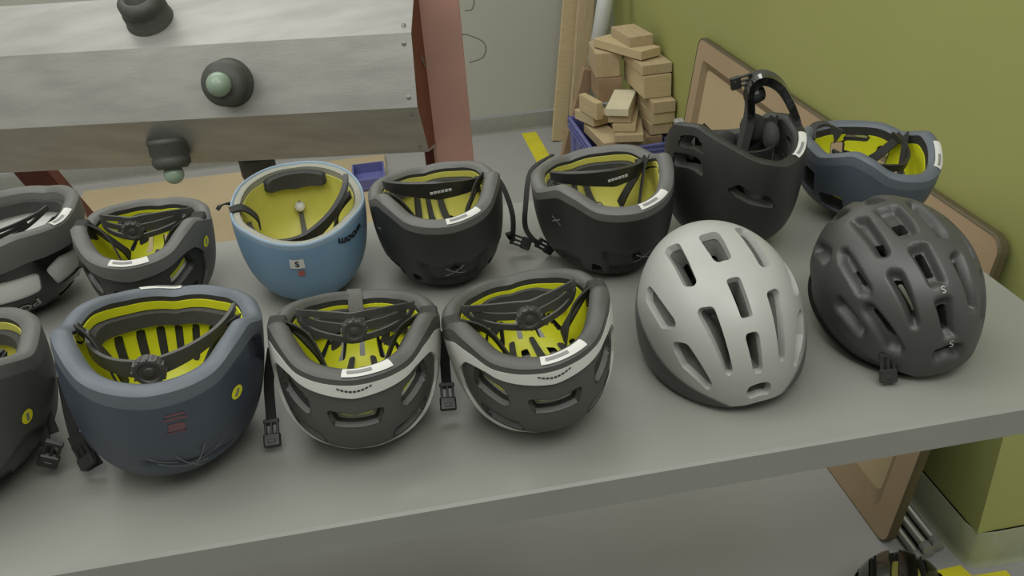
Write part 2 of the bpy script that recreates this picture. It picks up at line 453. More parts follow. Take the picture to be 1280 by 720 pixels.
# ---------------------------------------------------------------- table
tb = empty('steel_table', (-.4, 1.07, 0)); tag(tb, 'long grey steel table carrying the two rows of helmets', 'table')
def tpart(name, size, c, m, bev=0): return box(name, size, (c[0] + .4, c[1] - 1.07, c[2]), m, tb, bev)
tpart('tabletop', (2.446, .742, .042), (-.4, 1.073, .879), 'table', .003)
tpart('leg', (.032, .04, .858), (.805, .725, .43), 'steel', .003)
tpart('leg', (.05, .05, .858), (-1.58, .735, .43), 'steel', .003)
tpart('leg', (.05, .05, .858), (-1.58, 1.41, .43), 'steel', .003)
tpart('apron', (.04, .65, .05), (.79, 1.075, .832), 'steel')
tpart('apron', (.04, .62, .05), (-1.58, 1.075, .832), 'steel')

# ---------------------------------------------------------------- helmets
TZ = .9
def hcfg(**k): return k
FOAM = .021
def begin(name, S, xy, yaw, tilt, roll, flip, label, group=None, z0=TZ):
    A = Matrix.Rotation(R(yaw), 3, 'Z') @ Matrix.Rotation(R(tilt), 3, 'X') @ Matrix.Rotation(R(roll + (180 if flip else 0)), 3, 'Y')
    P, T = grid(120, 36); W = S.P(P) @ np.array(A).T
    e = empty('bicycle_helmet', (xy[0], xy[1], z0 - W[:, 2].min() + .0004), A.to_euler()); tag(e, label, 'helmet', group or ('bicycle helmets set out on the steel table' if z0 > .5 else None))
    e.rotation_mode = 'XYZ'
    LM = (Matrix.Translation(e.location) @ A.to_4x4()).inverted()
    def loc(p): return tuple(LM @ Vector(p))
    def locd(d): return tuple(LM.to_3x3() @ Vector(d))
    return e, loc, locd
def part(e, name, geo, m, smooth=True, label=None, parent=None):
    o = obj(name, geo[0], geo[1], m, parent or e, smooth)
    if label: o['label'] = label
    return o
def shell_region(e, S, name, m, holes, region=None, t=0., lip=.004, taper=0., nt=144, ns=44, label=None):
    fs = [holes_f(holes)] + ([region] if region else [])
    return part(e, name, layer(S, fmin(*fs), t, wall=t + lip, taper=taper, nt=nt, ns=ns), m, label=label)
def liner(e, S, holes, m='black_foam', foam=None, taper=.012, rim_m=None, rim_name='rim_trim', bulge=.006, inner=True, nt=120, ns=36, s0=.003):
    """foam body: walls of the vents and the inner face"""
    foam = FOAM if foam is None else foam
    f = holes_f(holes); g = Geo()
    if holes: g.add(*layer(S, f, s0, wall=foam, taper=taper, nt=nt, ns=ns, only_wall=True, steps=2))
    f2 = lambda p: f(p) + taper
    if inner: g.add(*layer(S, f2, foam, flip=True, nt=nt, ns=ns))
    o = part(e, 'foam_liner', (g.V, g.F), m)
    if rim_m: part(e, rim_name, rim_geo(S, 0, foam, bulge), rim_m)
    return o
def inner_field(S, holes, grow=.0, slots=None, s_max=.93):
    f = holes_f(holes); fs = holes_f(slots) if slots else None
    def g(p):
        d = np.minimum(f(p) - grow, (s_max - np.hypot(p[:, 0], p[:, 1])))
        return np.minimum(d, fs(p)) if fs else d
    return g
def slip(e, S, holes, m='yellow', t=None, slots=None, s_max=.93, grow=-.0):
    t = FOAM + .002 if t is None else t
    return part(e, 'slip_liner', layer(S, inner_field(S, holes, grow, slots, s_max), t, wall=t - .0018, flip=True), m)
def pad(e, S, poly, space='bs', r=.02, t0=None, t1=None, m='pad', name='comfort_pad', label=None):
    f = inv(Hole(poly, r, space).f); t0 = FOAM if t0 is None else t0; t1 = FOAM + .009 if t1 is None else t1
    V, F = layer(S, f, t1, wall=t0, taper=-.0, flip=True, nt=96, ns=40)
    return part(e, name, (V, F), m, label=label)
def label_sticker(e, S, beta=-10, s=.985, size=(.056, .014), up=(0, 0, 1), ang=0, t=-.0012, onrim=None):
    """white paper label with two grey lines of print; onrim tilts it onto the rim roll"""
    p0 = bs(beta, s)
    fr_up = Vector(up)
    V, F = decal_poly(S, p0, fr_up, size, t, n=14); o = part(e, 'paper_label', (V, F), 'sticker', label='white paper label with small grey print')
    V2, F2 = decal_poly(S, p0, fr_up, (size[0] * .5, size[1] * .42), t - .0004, n=8); obj('label_print', V2, F2, 'print_grey', o)
    return o
def rim_label(e, S, beta, width=.056, t0=-.001, t1=.013, lift=.0072, bulge=.006, m='sticker', yaws=0.):
    """label wrapped on the rounded rim between depth t0 and t1"""
    n = 12; V = []; F = []; half = width / S.a / 2
    nt = 0
    b = np.linspace(math.radians(beta) - half, math.radians(beta) + half, n + 1)
    def strip(b, k0, k1, kk, extra, sk=0.):
        V = []; F = []
        p = np.stack([np.cos(b - math.pi / 2), np.sin(b - math.pi / 2)], 1)
        A = S.P(p, 0.); B = S.P(p, FOAM); d = S.raw(p) - S.raw(p * .985); d /= np.linalg.norm(d, axis=1)[:, None]; nrm = (A - B); nrm /= np.linalg.norm(nrm, axis=1)[:, None]
        for i in range(kk + 1):
            u0 = k0 + (k1 - k0) * i / kk
            for j in range(len(b)):
                u = min(1, max(0.02, u0 + sk * (j / (len(b) - 1) - .5)))
                x = A[j] + (B[j] - A[j]) * u + d[j] * (bulge * math.sin(math.pi * u) ** .6 + extra) + nrm[j] * extra
                V.append(x)
        m_ = len(b)
        for i in range(kk):
            for j in range(m_ - 1): a = i * m_ + j; F.append((a, a + 1, a + m_ + 1, a + m_))
        return V, F
    o = part(e, 'paper_label', strip(b, .08, .62, 5, .0009, yaws), m, label='white paper label with small grey print')
    b2 = np.linspace(math.radians(beta) - half * .2, math.radians(beta) + half * .8, 8)
    q = strip(b2, .24, .44, 2, .0014, yaws * .5); obj('label_print', q[0], q[1], 'print_grey', o, True)
    return o
def badge(e, S, p0, r=.0085, up=(0, 0, 1)):
    V, F = decal_poly(S, p0, up, r, -.001); o = part(e, 'round_badge', (V, F), 'dot_yellow', label='small round yellow badge')
    V, F = decal_poly(S, p0, (.7, 0, .7), (r * .45, r * 1.1), -.0014, n=2); obj('badge_mark', V, F, 'print_grey', o); return o
def cradle(e, S, y_rear=None, z=None, up=.012, h=.020, reach=82, dial=True, m='plastic', dial_r=.0135, dx=0., front_y=.02, gap=.022, two=True, tilt=0., padded=False, dz=0., drop=0.):
    """rear fit band: from both temples round the back, at rim height, dial facing rearwards (local -y)"""
    a_in = S.a - FOAM - .008; b_in = S.bb - FOAM - gap
    zc = float(S.P(bs(0, 1))[0][2]) + dz
    th = np.radians(np.linspace(-reach, reach, 15)); P = []; H = []
    for t in th:
        k = abs(t) / math.radians(reach)
        P.append((a_in * math.sin(t), -b_in * math.cos(t) + front_y * k, zc - up + (up + drop) * k ** 1.6 + tilt * math.sin(t))); H.append(1 - .55 * k)
    o = None; g = Geo()
    if two:
        for sg in (1, -1):
            Q = [(p[0], p[1], p[2] + sg * h * .5 * max(.12, (1 - (abs(i - 7) / 7) ** 2)) + 0) for i, p in enumerate(P)]
            g.add(*ribbon_geo(Q, h * .26, .0028, (0, 0, 1), n=3))
        g.add(*ribbon_geo(P[2:13], h * .30, .0022, (0, 0, 1), n=3))
    else:
        g.add(*ribbon_geo(P, h, .004 if not padded else .007, (0, 0, 1), n=3, widths=[h * q for q in H]))
    o = part(e, 'fit_band', (g.V, g.F), m, smooth=False)
    if dial:
        c = (a_in * math.sin(dx), -b_in * math.cos(dx) - .004, zc - up + tilt * math.sin(dx))
        prof = [(dial_r, -.006), (dial_r, .003), (dial_r * .93, .0045), (dial_r * .72, .0045), (dial_r * .66, .003), (dial_r * .35, .003), (dial_r * .3, .0045), (.001, .0048)]
        V, F = lathe_geo(prof, 24, axis=(math.sin(dx), -1, 0), origin=c); d = part(e, 'fit_dial', (V, F), 'dgrey_plastic', smooth=False, parent=o)
        for k in range(8):
            pass
        q = Geo()
        for k in range(12):
            an = 2 * math.pi * k / 12; q.add(*box_geo(.002, .009, .002, (c[0] + dial_r * math.cos(an), c[1], c[2] + dial_r * math.sin(an))))
        # grip ridges belong to the dial's rim
        d2 = part(e, 'grip_ridge', (q.V, q.F), m, smooth=False, parent=d); d2['kind'] = 'stuff'
    return o, c if dial else None
def strap(e, S, path, w=.014, t=.0022, m='webbing', side=(0, 0, 1), name='chin_strap', n=6):
    """path of (beta, s, depth) on the helmet"""
    P = [S.P(bs(b, s), d)[0] for b, s, d in path]
    V, F = ribbon_geo(P, w, t, side, n); return part(e, name, (V, F), m, smooth=False)
def free_strap(e, pts, w=.013, t=.0022, m='webbing', side=(1, 0, 0), name='chin_strap', n=6):
    V, F = ribbon_geo(pts, w, t, side, n); return part(e, name, (V, F), m, smooth=False)
def tri_glide(e, c, A=None, m='plastic', s=1.0, name='strap_divider'):
    g = Geo(); 
    for dx in (-.011, .011): g.add(*box_geo(.004 * s, .004 * s, .026 * s, (dx * s, 0, 0), .0008))
    for dz in (-.011, 0, .011): g.add(*box_geo(.022 * s, .004 * s, .004 * s, (0, 0, dz * s), .0008))
    V = [Vector(v) for v in g.V]
    if A is not None: V = [A @ v for v in V]
    return part(e, name, ([tuple(v + Vector(c)) for v in V], g.F), m, smooth=False)
def buckle(e, c, A=None, m='plastic', s=1.0, name='buckle'):
    """side release buckle: body, two prongs with a gap between, bar"""
    g = Geo()
    g.add(*box_geo(.022 * s, .008 * s, .018 * s, (0, 0, -.010 * s), .002)); g.add(*box_geo(.020 * s, .006 * s, .006 * s, (0, 0, .016 * s), .001))
    for dx in (-.0075, 0, .0075): g.add(*box_geo(.0035 * s, .005 * s, .018 * s, (dx * s, 0, .007 * s), .001))
    g.add(*box_geo(.010 * s, .0095 * s, .006 * s, (0, 0, -.012 * s), .001))
    V = [Vector(v) for v in g.V]
    if A is not None: V = [A @ v for v in V]
    return part(e, name, ([tuple(v + Vector(c)) for v in V], g.F), m, smooth=False)
def sc_shape(sc=1., **k):
    d = dict(a=.105, bf=.128, bb=.135, h=.135, hl=.13); d.update(k)
    for q in ('a', 'bf', 'bb', 'h', 'hl'): d[q] *= sc
    return Shape(**d)
LOBE = [(0, 84), (40, 88), (68, 93), (86, 92), (112, 107), (128, 104), (142, 97.5), (155, 96), (180, 95)]
ROADRIM = [(0, 88), (60, 96), (95, 96), (140, 103), (180, 100)]
def road_back():     # rear vents shared by the upright road helmets
    return both([[(.08, -.52), (.2, -.52), (.2, -.8), (.1, -.82)], [(.3, -.58), (.42, -.52), (.4, -.74), (.3, -.8)]], .03) + [Hole([(-.05, -.45), (.05, -.45), (.05, -.85), (-.05, -.85)], .02)]

def helmet_white_road():
    S = sc_shape(.955, bf=.135, rim=ROADRIM)
    e, loc, locd = begin('w', S, (.377, .891), 181, -13.6, 8.1, False, 'white road bike helmet lying upright with long rounded vents', z0=TZ + .006)
    H = [Hole([(-.068, -.17), (.068, -.17), (.06, .07), (-.06, .07)], .035), Hole([(-.055, .195), (.055, .195), (.05, .455), (-.05, .455)], .02),
         Hole([(-.064, .545), (.064, .545), (.05, .80), (-.05, .80)], .03), Hole([(-.18, .865), (.18, .865), (.12, .955), (-.12, .955)], .04)]
    H += both([[(.19, -.19), (.31, -.23), (.315, .12), (.225, .16)], [(.205, .31), (.33, .265), (.305, .72), (.235, .75)],
               [(.55, -.15), (.64, -.05), (.62, .21), (.48, .31)], [(.61, .30), (.49, .41), (.435, .765), (.515, .73), (.625, .49)]], .035)
    H += road_back()
    edge = sband([(0, .8), (60, .77), (95, .79), (120, .86), (150, .95), (165, 1.02), (180, 1.05)])
    shell_region(e, S, 'outer_shell', 'white_shell2', H, inv(edge), lip=.009, taper=.006, nt=168, ns=52)
    shell_region(e, S, 'lower_shell', 'road_black', H, edge, t=-.0015, lip=.006, label='dark grey lower shell below the white crown')
    liner(e, S, H, 'grey_foam', foam=.03, taper=.026, rim_m='black_shell', s0=.008)
    cradle(e, S, up=-.012)
    for sg in (1, -1):
        strap(e, S, [(sg * 110, .55, .036), (sg * 100, .8, .036), (sg * 95, .98, .03)], side=(0, 1, 0)); strap(e, S, [(sg * 40, .5, .036), (sg * 60, .8, .036), (sg * 85, 1.0, .03)], side=(0, 1, 0))
    pad(e, S, [(-.06, -.5), (.06, -.5), (.06, .5), (-.06, .5)], 'p', .03, .03, .036)
    pad(e, S, [(130, .84), (230, .84), (230, .95), (130, .95)], t0=.03, t1=.037, name='brow_pad')
    return e
def helmet_dark_road():
    S = sc_shape(.94, a=.104, bf=.132, h=.13, rim=ROADRIM)
    c_ = [Hole([(-.075, -.24), (.075, -.24), (.06, 0), (-.06, 0)], .03), Hole([(-.07, .09), (.07, .09), (.06, .36), (-.06, .36)], .02), Hole([(-.075, .46), (.075, .46), (.065, .72), (-.065, .72)], .02), Hole([(-.2, .79), (.2, .79), (.15, .88), (-.15, .88)], .035)]
    o_ = [[(.15, -.22), (.25, -.28), (.26, .05), (.19, .09)], [(.195, .2), (.28, .15), (.31, .54), (.25, .57)], [(.42, -.16), (.5, -.08), (.52, .18), (.43, .25)], [(.48, .29), (.56, .24), (.54, .6), (.42, .7)]]
    rec = c_ + both(o_, .03)
    rec += [Hole([(-.065, -.62), (.065, -.62), (.065, -.32), (-.065, -.32)], .03)] + both([[(.2, -.36), (.3, -.4), (.3, -.66), (.22, -.66)], [(.5, -.2), (.6, -.16), (.58, -.46), (.5, -.5)], [(.66, .1), (.74, .1), (.68, .42), (.62, .4)]], .03)
    rf = holes_f(rec)
    def disp(p):
        d = rf(p); u = np.clip((.022 - d) / .05, 0, 1); u = u * u * (3 - 2 * u)
        q = to_bs(p); ridge = np.clip((np.abs(p[:, 0]) - .56) / .03, 0, 1) * 0
        return u * .012
    S.disp = disp
    # the through-holes sit at the rear part of every recess
    H = [Hole([(-.045, -.12), (.045, -.12), (.04, -.04), (-.04, -.04)], .015), Hole([(-.04, .12), (.04, .12), (.035, .3), (-.035, .3)], .015), Hole([(-.05, .5), (.05, .5), (.04, .69), (-.04, .69)], .015), Hole([(-.17, .81), (.17, .81), (.12, .855), (-.12, .855)], .02)]
    H += both([[(.18, -.02), (.235, -.06), (.24, .04), (.2, .06)], [(.215, .24), (.27, .21), (.29, .5), (.255, .51)], [(.455, .03), (.485, .02), (.49, .14), (.455, .17)], [(.49, .33), (.53, .3), (.51, .5), (.455, .58)]], .012)
    H += both([[(.22, -.45), (.28, -.46), (.28, -.6), (.24, -.6)]], .012)
    e, loc, locd = begin('d', S, (.607, .884), 183, -20, 11, False, 'dark grey matte road helmet lying upright, chin strap buckle on the table', z0=TZ + .006)
    edge = sband([(0, .84), (60, .82), (95, .84), (120, .88), (150, .97), (165, 1.02), (180, 1.05)])
    shell_region(e, S, 'outer_shell', 'road_black', H, inv(edge), lip=.004, nt=200, ns=64)
    shell_region(e, S, 'lower_shell', 'charcoal', [], edge, t=.005, lip=.004, label='charcoal lower shell wrapping the rim')
    d0 = S.disp; S.disp = None
    liner(e, S, H, 'black_foam', foam=.03, taper=.006, rim_m='black_shell', s0=.014)
    cradle(e, S, up=-.012)
    for sg in (1, -1):
        strap(e, S, [(sg * 110, .55, .036), (sg * 100, .8, .036), (sg * 95, .98, .03)], side=(0, 1, 0)); strap(e, S, [(sg * 40, .5, .036), (sg * 60, .8, .036), (sg * 85, 1.0, .03)], side=(0, 1, 0))
    pad(e, S, [(-.06, -.5), (.06, -.5), (.06, .5), (-.06, .5)], 'p', .03, .03, .036)
    # small white marks on the crown
    text_on(S, 'S', .012, (-.02, .40), (0, 1, .2), -.0014, name='crown_mark', m='print_light', parent=e); text_on(S, 'S', .013, (-.005, .76), (0, 1, .2), -.0014, name='crown_mark', m='print_light', parent=e)
    # slot line on the left lower side
    # strap and buckle emerging in front
    up = locd((0, 0, 1))
    pts = [loc(p) for p in ((.572, .825, .945), (.562, .805, .938), (.556, .795, .932))]
    free_strap(e, pts, .013, side=locd((1, 0, 0)))
    Mi = e.matrix_basis.to_3x3().inverted() if False else (e.rotation_euler.to_matrix().inverted())
    buckle(e, loc((.549, .785, .922)), Mi @ Matrix.Rotation(R(-8), 3, 'Z') @ Matrix.Rotation(R(-25), 3, 'X'), 'plastic', .95)
    return e

# --- upside-down helmets with a dark rear panel (white and grey pairs)
def aero(xy, yaw, tilt, roll, sc, label, shell='silver_shell', rimm='charcoal', panel='charcoal', lab=-10, pale=True, badge_at=None, group=None, seed=0, dial_dx=0., straps=True, shell_label=None, stick=True, tab=False):
    S = sc_shape(sc, rim=LOBE, fr=.24, full=.22)
    e, loc, locd = begin('a', S, xy, yaw, tilt, roll, True, label, group)
    PAN = [(-70, .66), (-69, .78), (-58, .87), (-42, .915), (-22, .91), (0, .90), (22, .91), (42, .915), (58, .87), (69, .78), (70, .66), (60, .44), (32, .34), (0, .31), (-32, .34), (-60, .44)]
    ph = Hole(PAN, .05, 'bs')
    V_ = [Hole([(-58, .75), (-31, .74), (-32, .86), (-52, .875)], .03, 'bs'), Hole([(58, .75), (31, .74), (32, .86), (52, .875)], .03, 'bs'),
          Hole([(-16, .72), (16, .72), (20, .82), (0, .805), (-20, .82)], .02, 'bs'),
          Hole([(-58, .53), (-26, .51), (-28, .63), (-58, .65)], .03, 'bs'), Hole([(58, .53), (26, .51), (28, .63), (58, .65)], .03, 'bs')]
    T_ = [Hole([(-.07, .1), (.07, .1), (.06, .4), (-.06, .4)], .03), Hole([(-.06, .5), (.06, .5), (.06, .75), (-.06, .75)], .03), Hole([(-.06, -.18), (.06, -.18), (.06, .0), (-.06, .0)], .03)]
    T_ += both([[(.2, .05), (.32, 0), (.32, .3), (.2, .36)], [(.2, .45), (.32, .4), (.3, .72), (.21, .75)], [(.45, -.05), (.58, -.05), (.58, .25), (.45, .3)], [(.44, .4), (.56, .35), (.5, .62), (.42, .66)]], .03)
    H = V_ + T_
    band = sband([(0, .968), (30, .965), (50, .95), (70, .925), (85, .93), (95, .94), (110, .95), (180, .95)])
    shell_region(e, S, 'outer_shell', shell, T_, fmin(inv(band), ph.f), label=shell_label)
    shell_region(e, S, 'rear_panel', panel, V_, fmin(inv(ph.f)), t=.0035, lip=.006, taper=.01, label='dark recessed rear panel with vents')
    shell_region(e, S, 'rim_shell', rimm, [], band, t=.0004, label=None)
    liner(e, S, H, 'black_foam', taper=.012, rim_m=rimm)
    part(e, 'panel_foam', layer(S, fmin(holes_f(V_), inv(ph.f)), .0095, wall=FOAM, taper=.016, nt=120, ns=36, only_wall=True, steps=1), 'tan_foam', label='pale foam in the vents')
    for q in ([(-54, .80), (-36, .79), (-36, .86), (-50, .865)], [(54, .80), (36, .79), (36, .86), (50, .865)], [(-13, .765), (13, .765), (14, .82), (-14, .82)]):
        part(e, 'liner_tab', layer(S, inv(Hole(q, .015, 'bs').f), .013, wall=.015, nt=120, ns=60), 'yellow', label='yellow liner showing in a rear vent')
    part(e, 'cradle_tab', ribbon_geo([S.P(bs(176, s_), d_)[0] for s_, d_ in ((.86, .034), (.95, .030), (1.02, .018), (1.03, .004), (.99, -.003))], .018, .002, (1, 0, 0)), 'grey_webbing', smooth=False) if tab else None
    HB = [Hole([(x, y) for x, y in q], .02, 'bs') for q in ([(-100, .5), (-82, .5), (-84, .72), (-98, .72)], [(82, .5), (100, .5), (98, .72), (84, .72)])]
    slip(e, S, H, 'yellow', slots=HB + both([[(.3, .6), (.42, .5), (.44, .66), (.34, .75)]], .02), s_max=.90, grow=-.02)
    part(e, 'liner_edge', layer(S, band_f(.90, .965, 95, 265, .01), FOAM + .0015, wall=FOAM - .001, flip=True), 'yellow')
    pad(e, S, [(122, .80), (238, .80), (236, .92), (210, .945), (150, .945), (124, .92)], t1=FOAM + .008, name='brow_pad')
    for sg in (1, -1):
        pad(e, S, [(sg * .10, -.55), (sg * .17, -.55), (sg * .17, .5), (sg * .10, .5)], 'p', .02, t1=FOAM + .006)
        pad(e, S, [(sg * .35, -.4), (sg * .42, -.4), (sg * .42, .3), (sg * .35, .3)], 'p', .02, t1=FOAM + .006)
        strap(e, S, [(sg * 118, .60, .034), (sg * 105, .75, .045), (sg * 92, .92, .036), (sg * 88, 1.03, .02)], side=(0, 1, .2), w=.015)
        strap(e, S, [(sg * 20, .62, .045), (sg * 45, .75, .052), (sg * 70, .9, .045), (sg * 84, 1.02, .02)], side=(0, .5, 1), w=.013)
        strap(e, S, [(sg * 30, .35, .034), (sg * 34, .6, .06), (sg * 18, .86, .055)], side=(1, 0, 0), w=.012, name='cradle_arm', m='plastic')
    cradle(e, S, up=.020, h=.030, dx=math.radians(dial_dx), gap=.052, m='dgrey_plastic', front_y=.035)
    g = Geo()                                             # temple anchors where the straps leave the rim
    for sg in (1, -1):
        c = S.P(bs(sg * 84, 1.0), .012)[0]; g = Geo().add(*box_geo(.02, .024, .012, (c[0], c[1], c[2] - .004), .003)); part(e, 'strap_anchor', (g.V, g.F), 'black_foam', smooth=False)
    if stick: rim_label(e, S, lab)
    if badge_at: badge(e, S, bs(*badge_at))
    if pale:
        # brand line in the middle of the pale strip, too small to read
        f = local_frame(S, bs(0, .935), (0, 0, -1)); g = Geo()
        for k in range(9):
            x0 = (k - 4) * .0042; D = f([(x0, -.0011), (x0 + .0031, -.0011), (x0 + .0031, .0011), (x0, .0011)]); g.add(S.P(D, -.0006), [(0, 1, 2, 3)])
        part(e, 'small_print', (g.V, g.F), 'print_dark', smooth=False)
    return e, S, loc, locd
def hang(e, loc, locd, pts, side=(1, 0, .2), w=.012, m='webbing', bk=True, name='chin_strap'):
    """loose strap end in world metres, with a buckle at its end"""
    free_strap(e, [loc(p) for p in pts], w, side=locd(side), m=m, name=name)
    if bk:
        Mi = e.rotation_euler.to_matrix().inverted(); a = Vector(pts[-1]) - Vector(pts[-2]); q = Vector((0, 0, -1)).rotation_difference(a).to_matrix()
        c = Vector(pts[-1]) + a.normalized() * .010; buckle(e, loc(c), Mi @ q, 'plastic', .9)
helmet_white_road()
helmet_dark_road()
e, S, loc, locd = aero((-.069, .880), -2, -2, 4, .93, 'upside-down pale grey and black helmet left of its twin in the front row', dial_dx=-2, tab=True)
hang(e, loc, locd, [(-.172, .915, .995), (-.181, .895, .965), (-.183, .868, .935), (-.183, .856, .927)])
free_strap(e, [(.0, .03, .13 - .21), (.0, .045, -.075), (.0, .06, -.05)], .016, side=(1, 0, 0)) if False else None
e, S, loc, locd = aero((.126, .857), 3, 0, -5, .93, 'upside-down pale grey and black helmet beside the white road helmet', dial_dx=4)
hang(e, loc, locd, [(.034, .92, .98), (.029, .90, .955), (.026, .87, .93)])
e, S, loc, locd = aero((-.374, 1.252), -2, 6, 3, .90, 'upside-down dark grey helmet behind the navy one, black rear panel', shell='grey_rim', rimm='grey_rim', panel='black_shell', lab=-2, pale=False, badge_at=(-73, .84), dial_dx=0)

def mtb(xy, yaw, tilt, roll, sc, label, shell='navy', rimm='navy', inner='yellow', h=.15, a=.112, lab=None, slots=True, kind='navy', group=None, badge_at=None, lob=None, dial=True, cr=None, holes=None, inner_holes=None, panels=None, pads=True, edge_yellow=True, brow=True, fr=.24, split=False, foam_m='black_foam', straps=True, band_s=.93):
    S = sc_shape(sc, h=h, a=a, rim=lob or LOBE, fr=fr, full=.22)
    e, loc, locd = begin('m', S, xy, yaw, tilt, roll, True, label, group)
    H = holes or []
    band = sband([(0, band_s), (180, band_s)])
    rec = panels or []
    if rec:
        rf = [(holes_f(hs), d) for hs, d in rec]
        def disp(p):
            out = np.zeros(len(p))
            for f, d in rf:
                u = np.clip((.008 - f(p)) / .016, 0, 1); out = out + d * u * u * (3 - 2 * u)
            return out
        S.disp = disp
    shell_region(e, S, 'outer_shell', shell, H, inv(band), nt=180, ns=60)
    S.disp = None
    shell_region(e, S, 'rim_shell', rimm, H, band)
    if split:
        liner(e, S, H, foam_m); part(e, 'rim_trim', rim_geo(S, 0, .0045, .003), rimm)
        part(e, 'rim_foam', rim_geo(S, .0045, FOAM, .001), 'tan_foam')
        part(e, 'rim_foam', layer(S, band_f(.93, 1.2, -179.9, 179.9, .0), FOAM + .0006, flip=True), 'tan_foam')
    else: liner(e, S, H, foam_m, rim_m=rimm)
    sl = list(inner_holes or [])
    if slots:
        sl = [Hole([(b - 4, .58), (b + 4, .58), (b + 4, .84), (b - 4, .84)], .012, 'bs') for b in (128, 146, 163, -180 + .01, -163, -146, -128)]
        sl += [Hole([(b - 5, .3), (b + 5, .3), (b + 3, .5), (b - 3, .5)], .012, 'bs') for b in (-60, -30, 0, 30, 60)]
        sl += [Hole([(176.8, .62), (179.9, .62), (179.9, .86), (176.8, .86)], .0, 'bs')]
    if inner: slip(e, S, H, inner, slots=sl, s_max=.92 if not split else .945)
    if edge_yellow: part(e, 'liner_edge', layer(S, band_f(.935, .975, 60, 300, .006), FOAM + .0015, wall=FOAM - .001, flip=True), inner)
    if brow: pad(e, S, [(100, .86), (260, .86), (258, .93), (102, .93)], t1=FOAM + .010, name='brow_pad')
    if pads:
        pad(e, S, [(-.07, -.45), (.07, -.45), (.05, .35), (-.05, .35)], 'p', .03, t1=FOAM + .007)
        for sg in (1, -1): pad(e, S, [(sg * .28, -.45), (sg * .38, -.45), (sg * .36, .25), (sg * .28, .25)], 'p', .03, t1=FOAM + .007)
    if straps:
        for sg in (1, -1):
            strap(e, S, [(sg * 115, .55, .034), (sg * 102, .75, .045), (sg * 92, .92, .036), (sg * 88, 1.02, .024)], side=(0, 1, .2), w=.016)
            strap(e, S, [(sg * 25, .62, .045), (sg * 50, .78, .050), (sg * 72, .92, .04), (sg * 84, 1.02, .024)], side=(0, .5, 1), w=.014)
    cradle(e, S, **(cr or dict(up=.006, h=.02, two=False, gap=.034, dial=dial)))
    if lab is not None: rim_label(e, S, lab)
    if badge_at: badge(e, S, bs(*badge_at))
    return e, S, loc, locd
def cross_mark(e, S, p0, size=.016, up=(0, 0, 1), m='print_grey'):
    f = local_frame(S, p0, up); g = Geo()
    for sg in (1, -1):
        u = np.array((math.cos(R(30 * sg)), math.sin(R(30 * sg)))); v = np.array((-u[1], u[0])) * .0009
        L = [(-1, -.4), (-1, .4), (1, .4), (1, -.4)]; n = 6; D = []; F = []
        for i in range(n + 1): D += [u * size * (2 * i / n - 1) - v, u * size * (2 * i / n - 1) + v]
        for i in range(n): F.append((2 * i, 2 * i + 1, 2 * i + 3, 2 * i + 2))
        g.add(S.P(f(np.array(D)), -.0012), F)
    part(e, 'cross_mark', (g.V, g.F), m, smooth=False)
def scratches(e, S, p0, segs, m='print_grey', w=.0006):
    f = local_frame(S, p0, (0, 0, -1)); g = Geo()
    for (x0, y0, x1, y1) in segs:
        d = unit((x1 - x0, y1 - y0)); v = np.array((-d[1], d[0])) * w; n = 5; D = []; F = []
        for i in range(n + 1):
            q = np.array((x0 + (x1 - x0) * i / n, y0 + (y1 - y0) * i / n)); D += [q - v, q + v]
        for i in range(n): F.append((2 * i, 2 * i + 1, 2 * i + 3, 2 * i + 2))
        g.add(S.P(f(np.array(D)), -.0010), F)
    part(e, 'scratch_mark', (g.V, g.F), m, smooth=False)

# navy helmet, front row
slot = [Hole([(-46, .54), (8, .63), (8, .665), (-46, .57)], .006, 'bs')]
dents = both([[(66, .80), (84, .80), (80, .90), (64, .94)]], .02, 'bs')
e, S, loc, locd = mtb((-.280, .887), 2, 3, 7, .97, 'upside-down navy helmet with bright yellow slotted liner, front row', shell='navy', rimm='navy_rim', h=.158, badge_at=(-49, .80),
    panels=[(dents, .006), (slot, .007), ([Hole([(-80, .1), (80, .1), (66, .52), (0, .48), (-66, .52)], .05, 'bs')], .003)], lab=170, cr=dict(up=.002, h=.022, two=False, gap=.024, dial=True, dial_r=.0165, m='dgrey_plastic', tilt=.012))
f = local_frame(S, bs(-13, .84), (0, 0, -1)); g = Geo()
for j, (ww, hh, yy) in enumerate(((.02, .003, .014), (.024, .003, .008), (.016, .010, -.002), (.02, .002, -.010))):
    D = f([(-ww / 2, yy - hh / 2), (ww / 2, yy - hh / 2), (ww / 2, yy + hh / 2), (-ww / 2, yy + hh / 2)]); g.add(S.P(D, -.0009), [(0, 1, 2, 3)])
part(e, 'rear_print', (g.V, g.F), 'print_rust', smooth=False, label='dull red print on the navy shell')
scratches(e, S, bs(-16, .62), [(-.03, 0, .02, -.012), (-.012, .014, .014, -.02), (.0, -.004, .04, -.002), (-.04, .004, -.01, .004), (.006, -.016, .02, .018)])
hang(e, loc, locd, [(-.418, .93, .99), (-.412, .90, .965), (-.405, .875, .94), (-.398, .862, .932)], w=.012)
free_strap(e, [loc(p) for p in ((-.402, .872, .945), (-.396, .862, .93), (-.390, .856, .918), (-.386, .852, .909))], .02, side=locd((1, 0, .1)), name='strap_end')

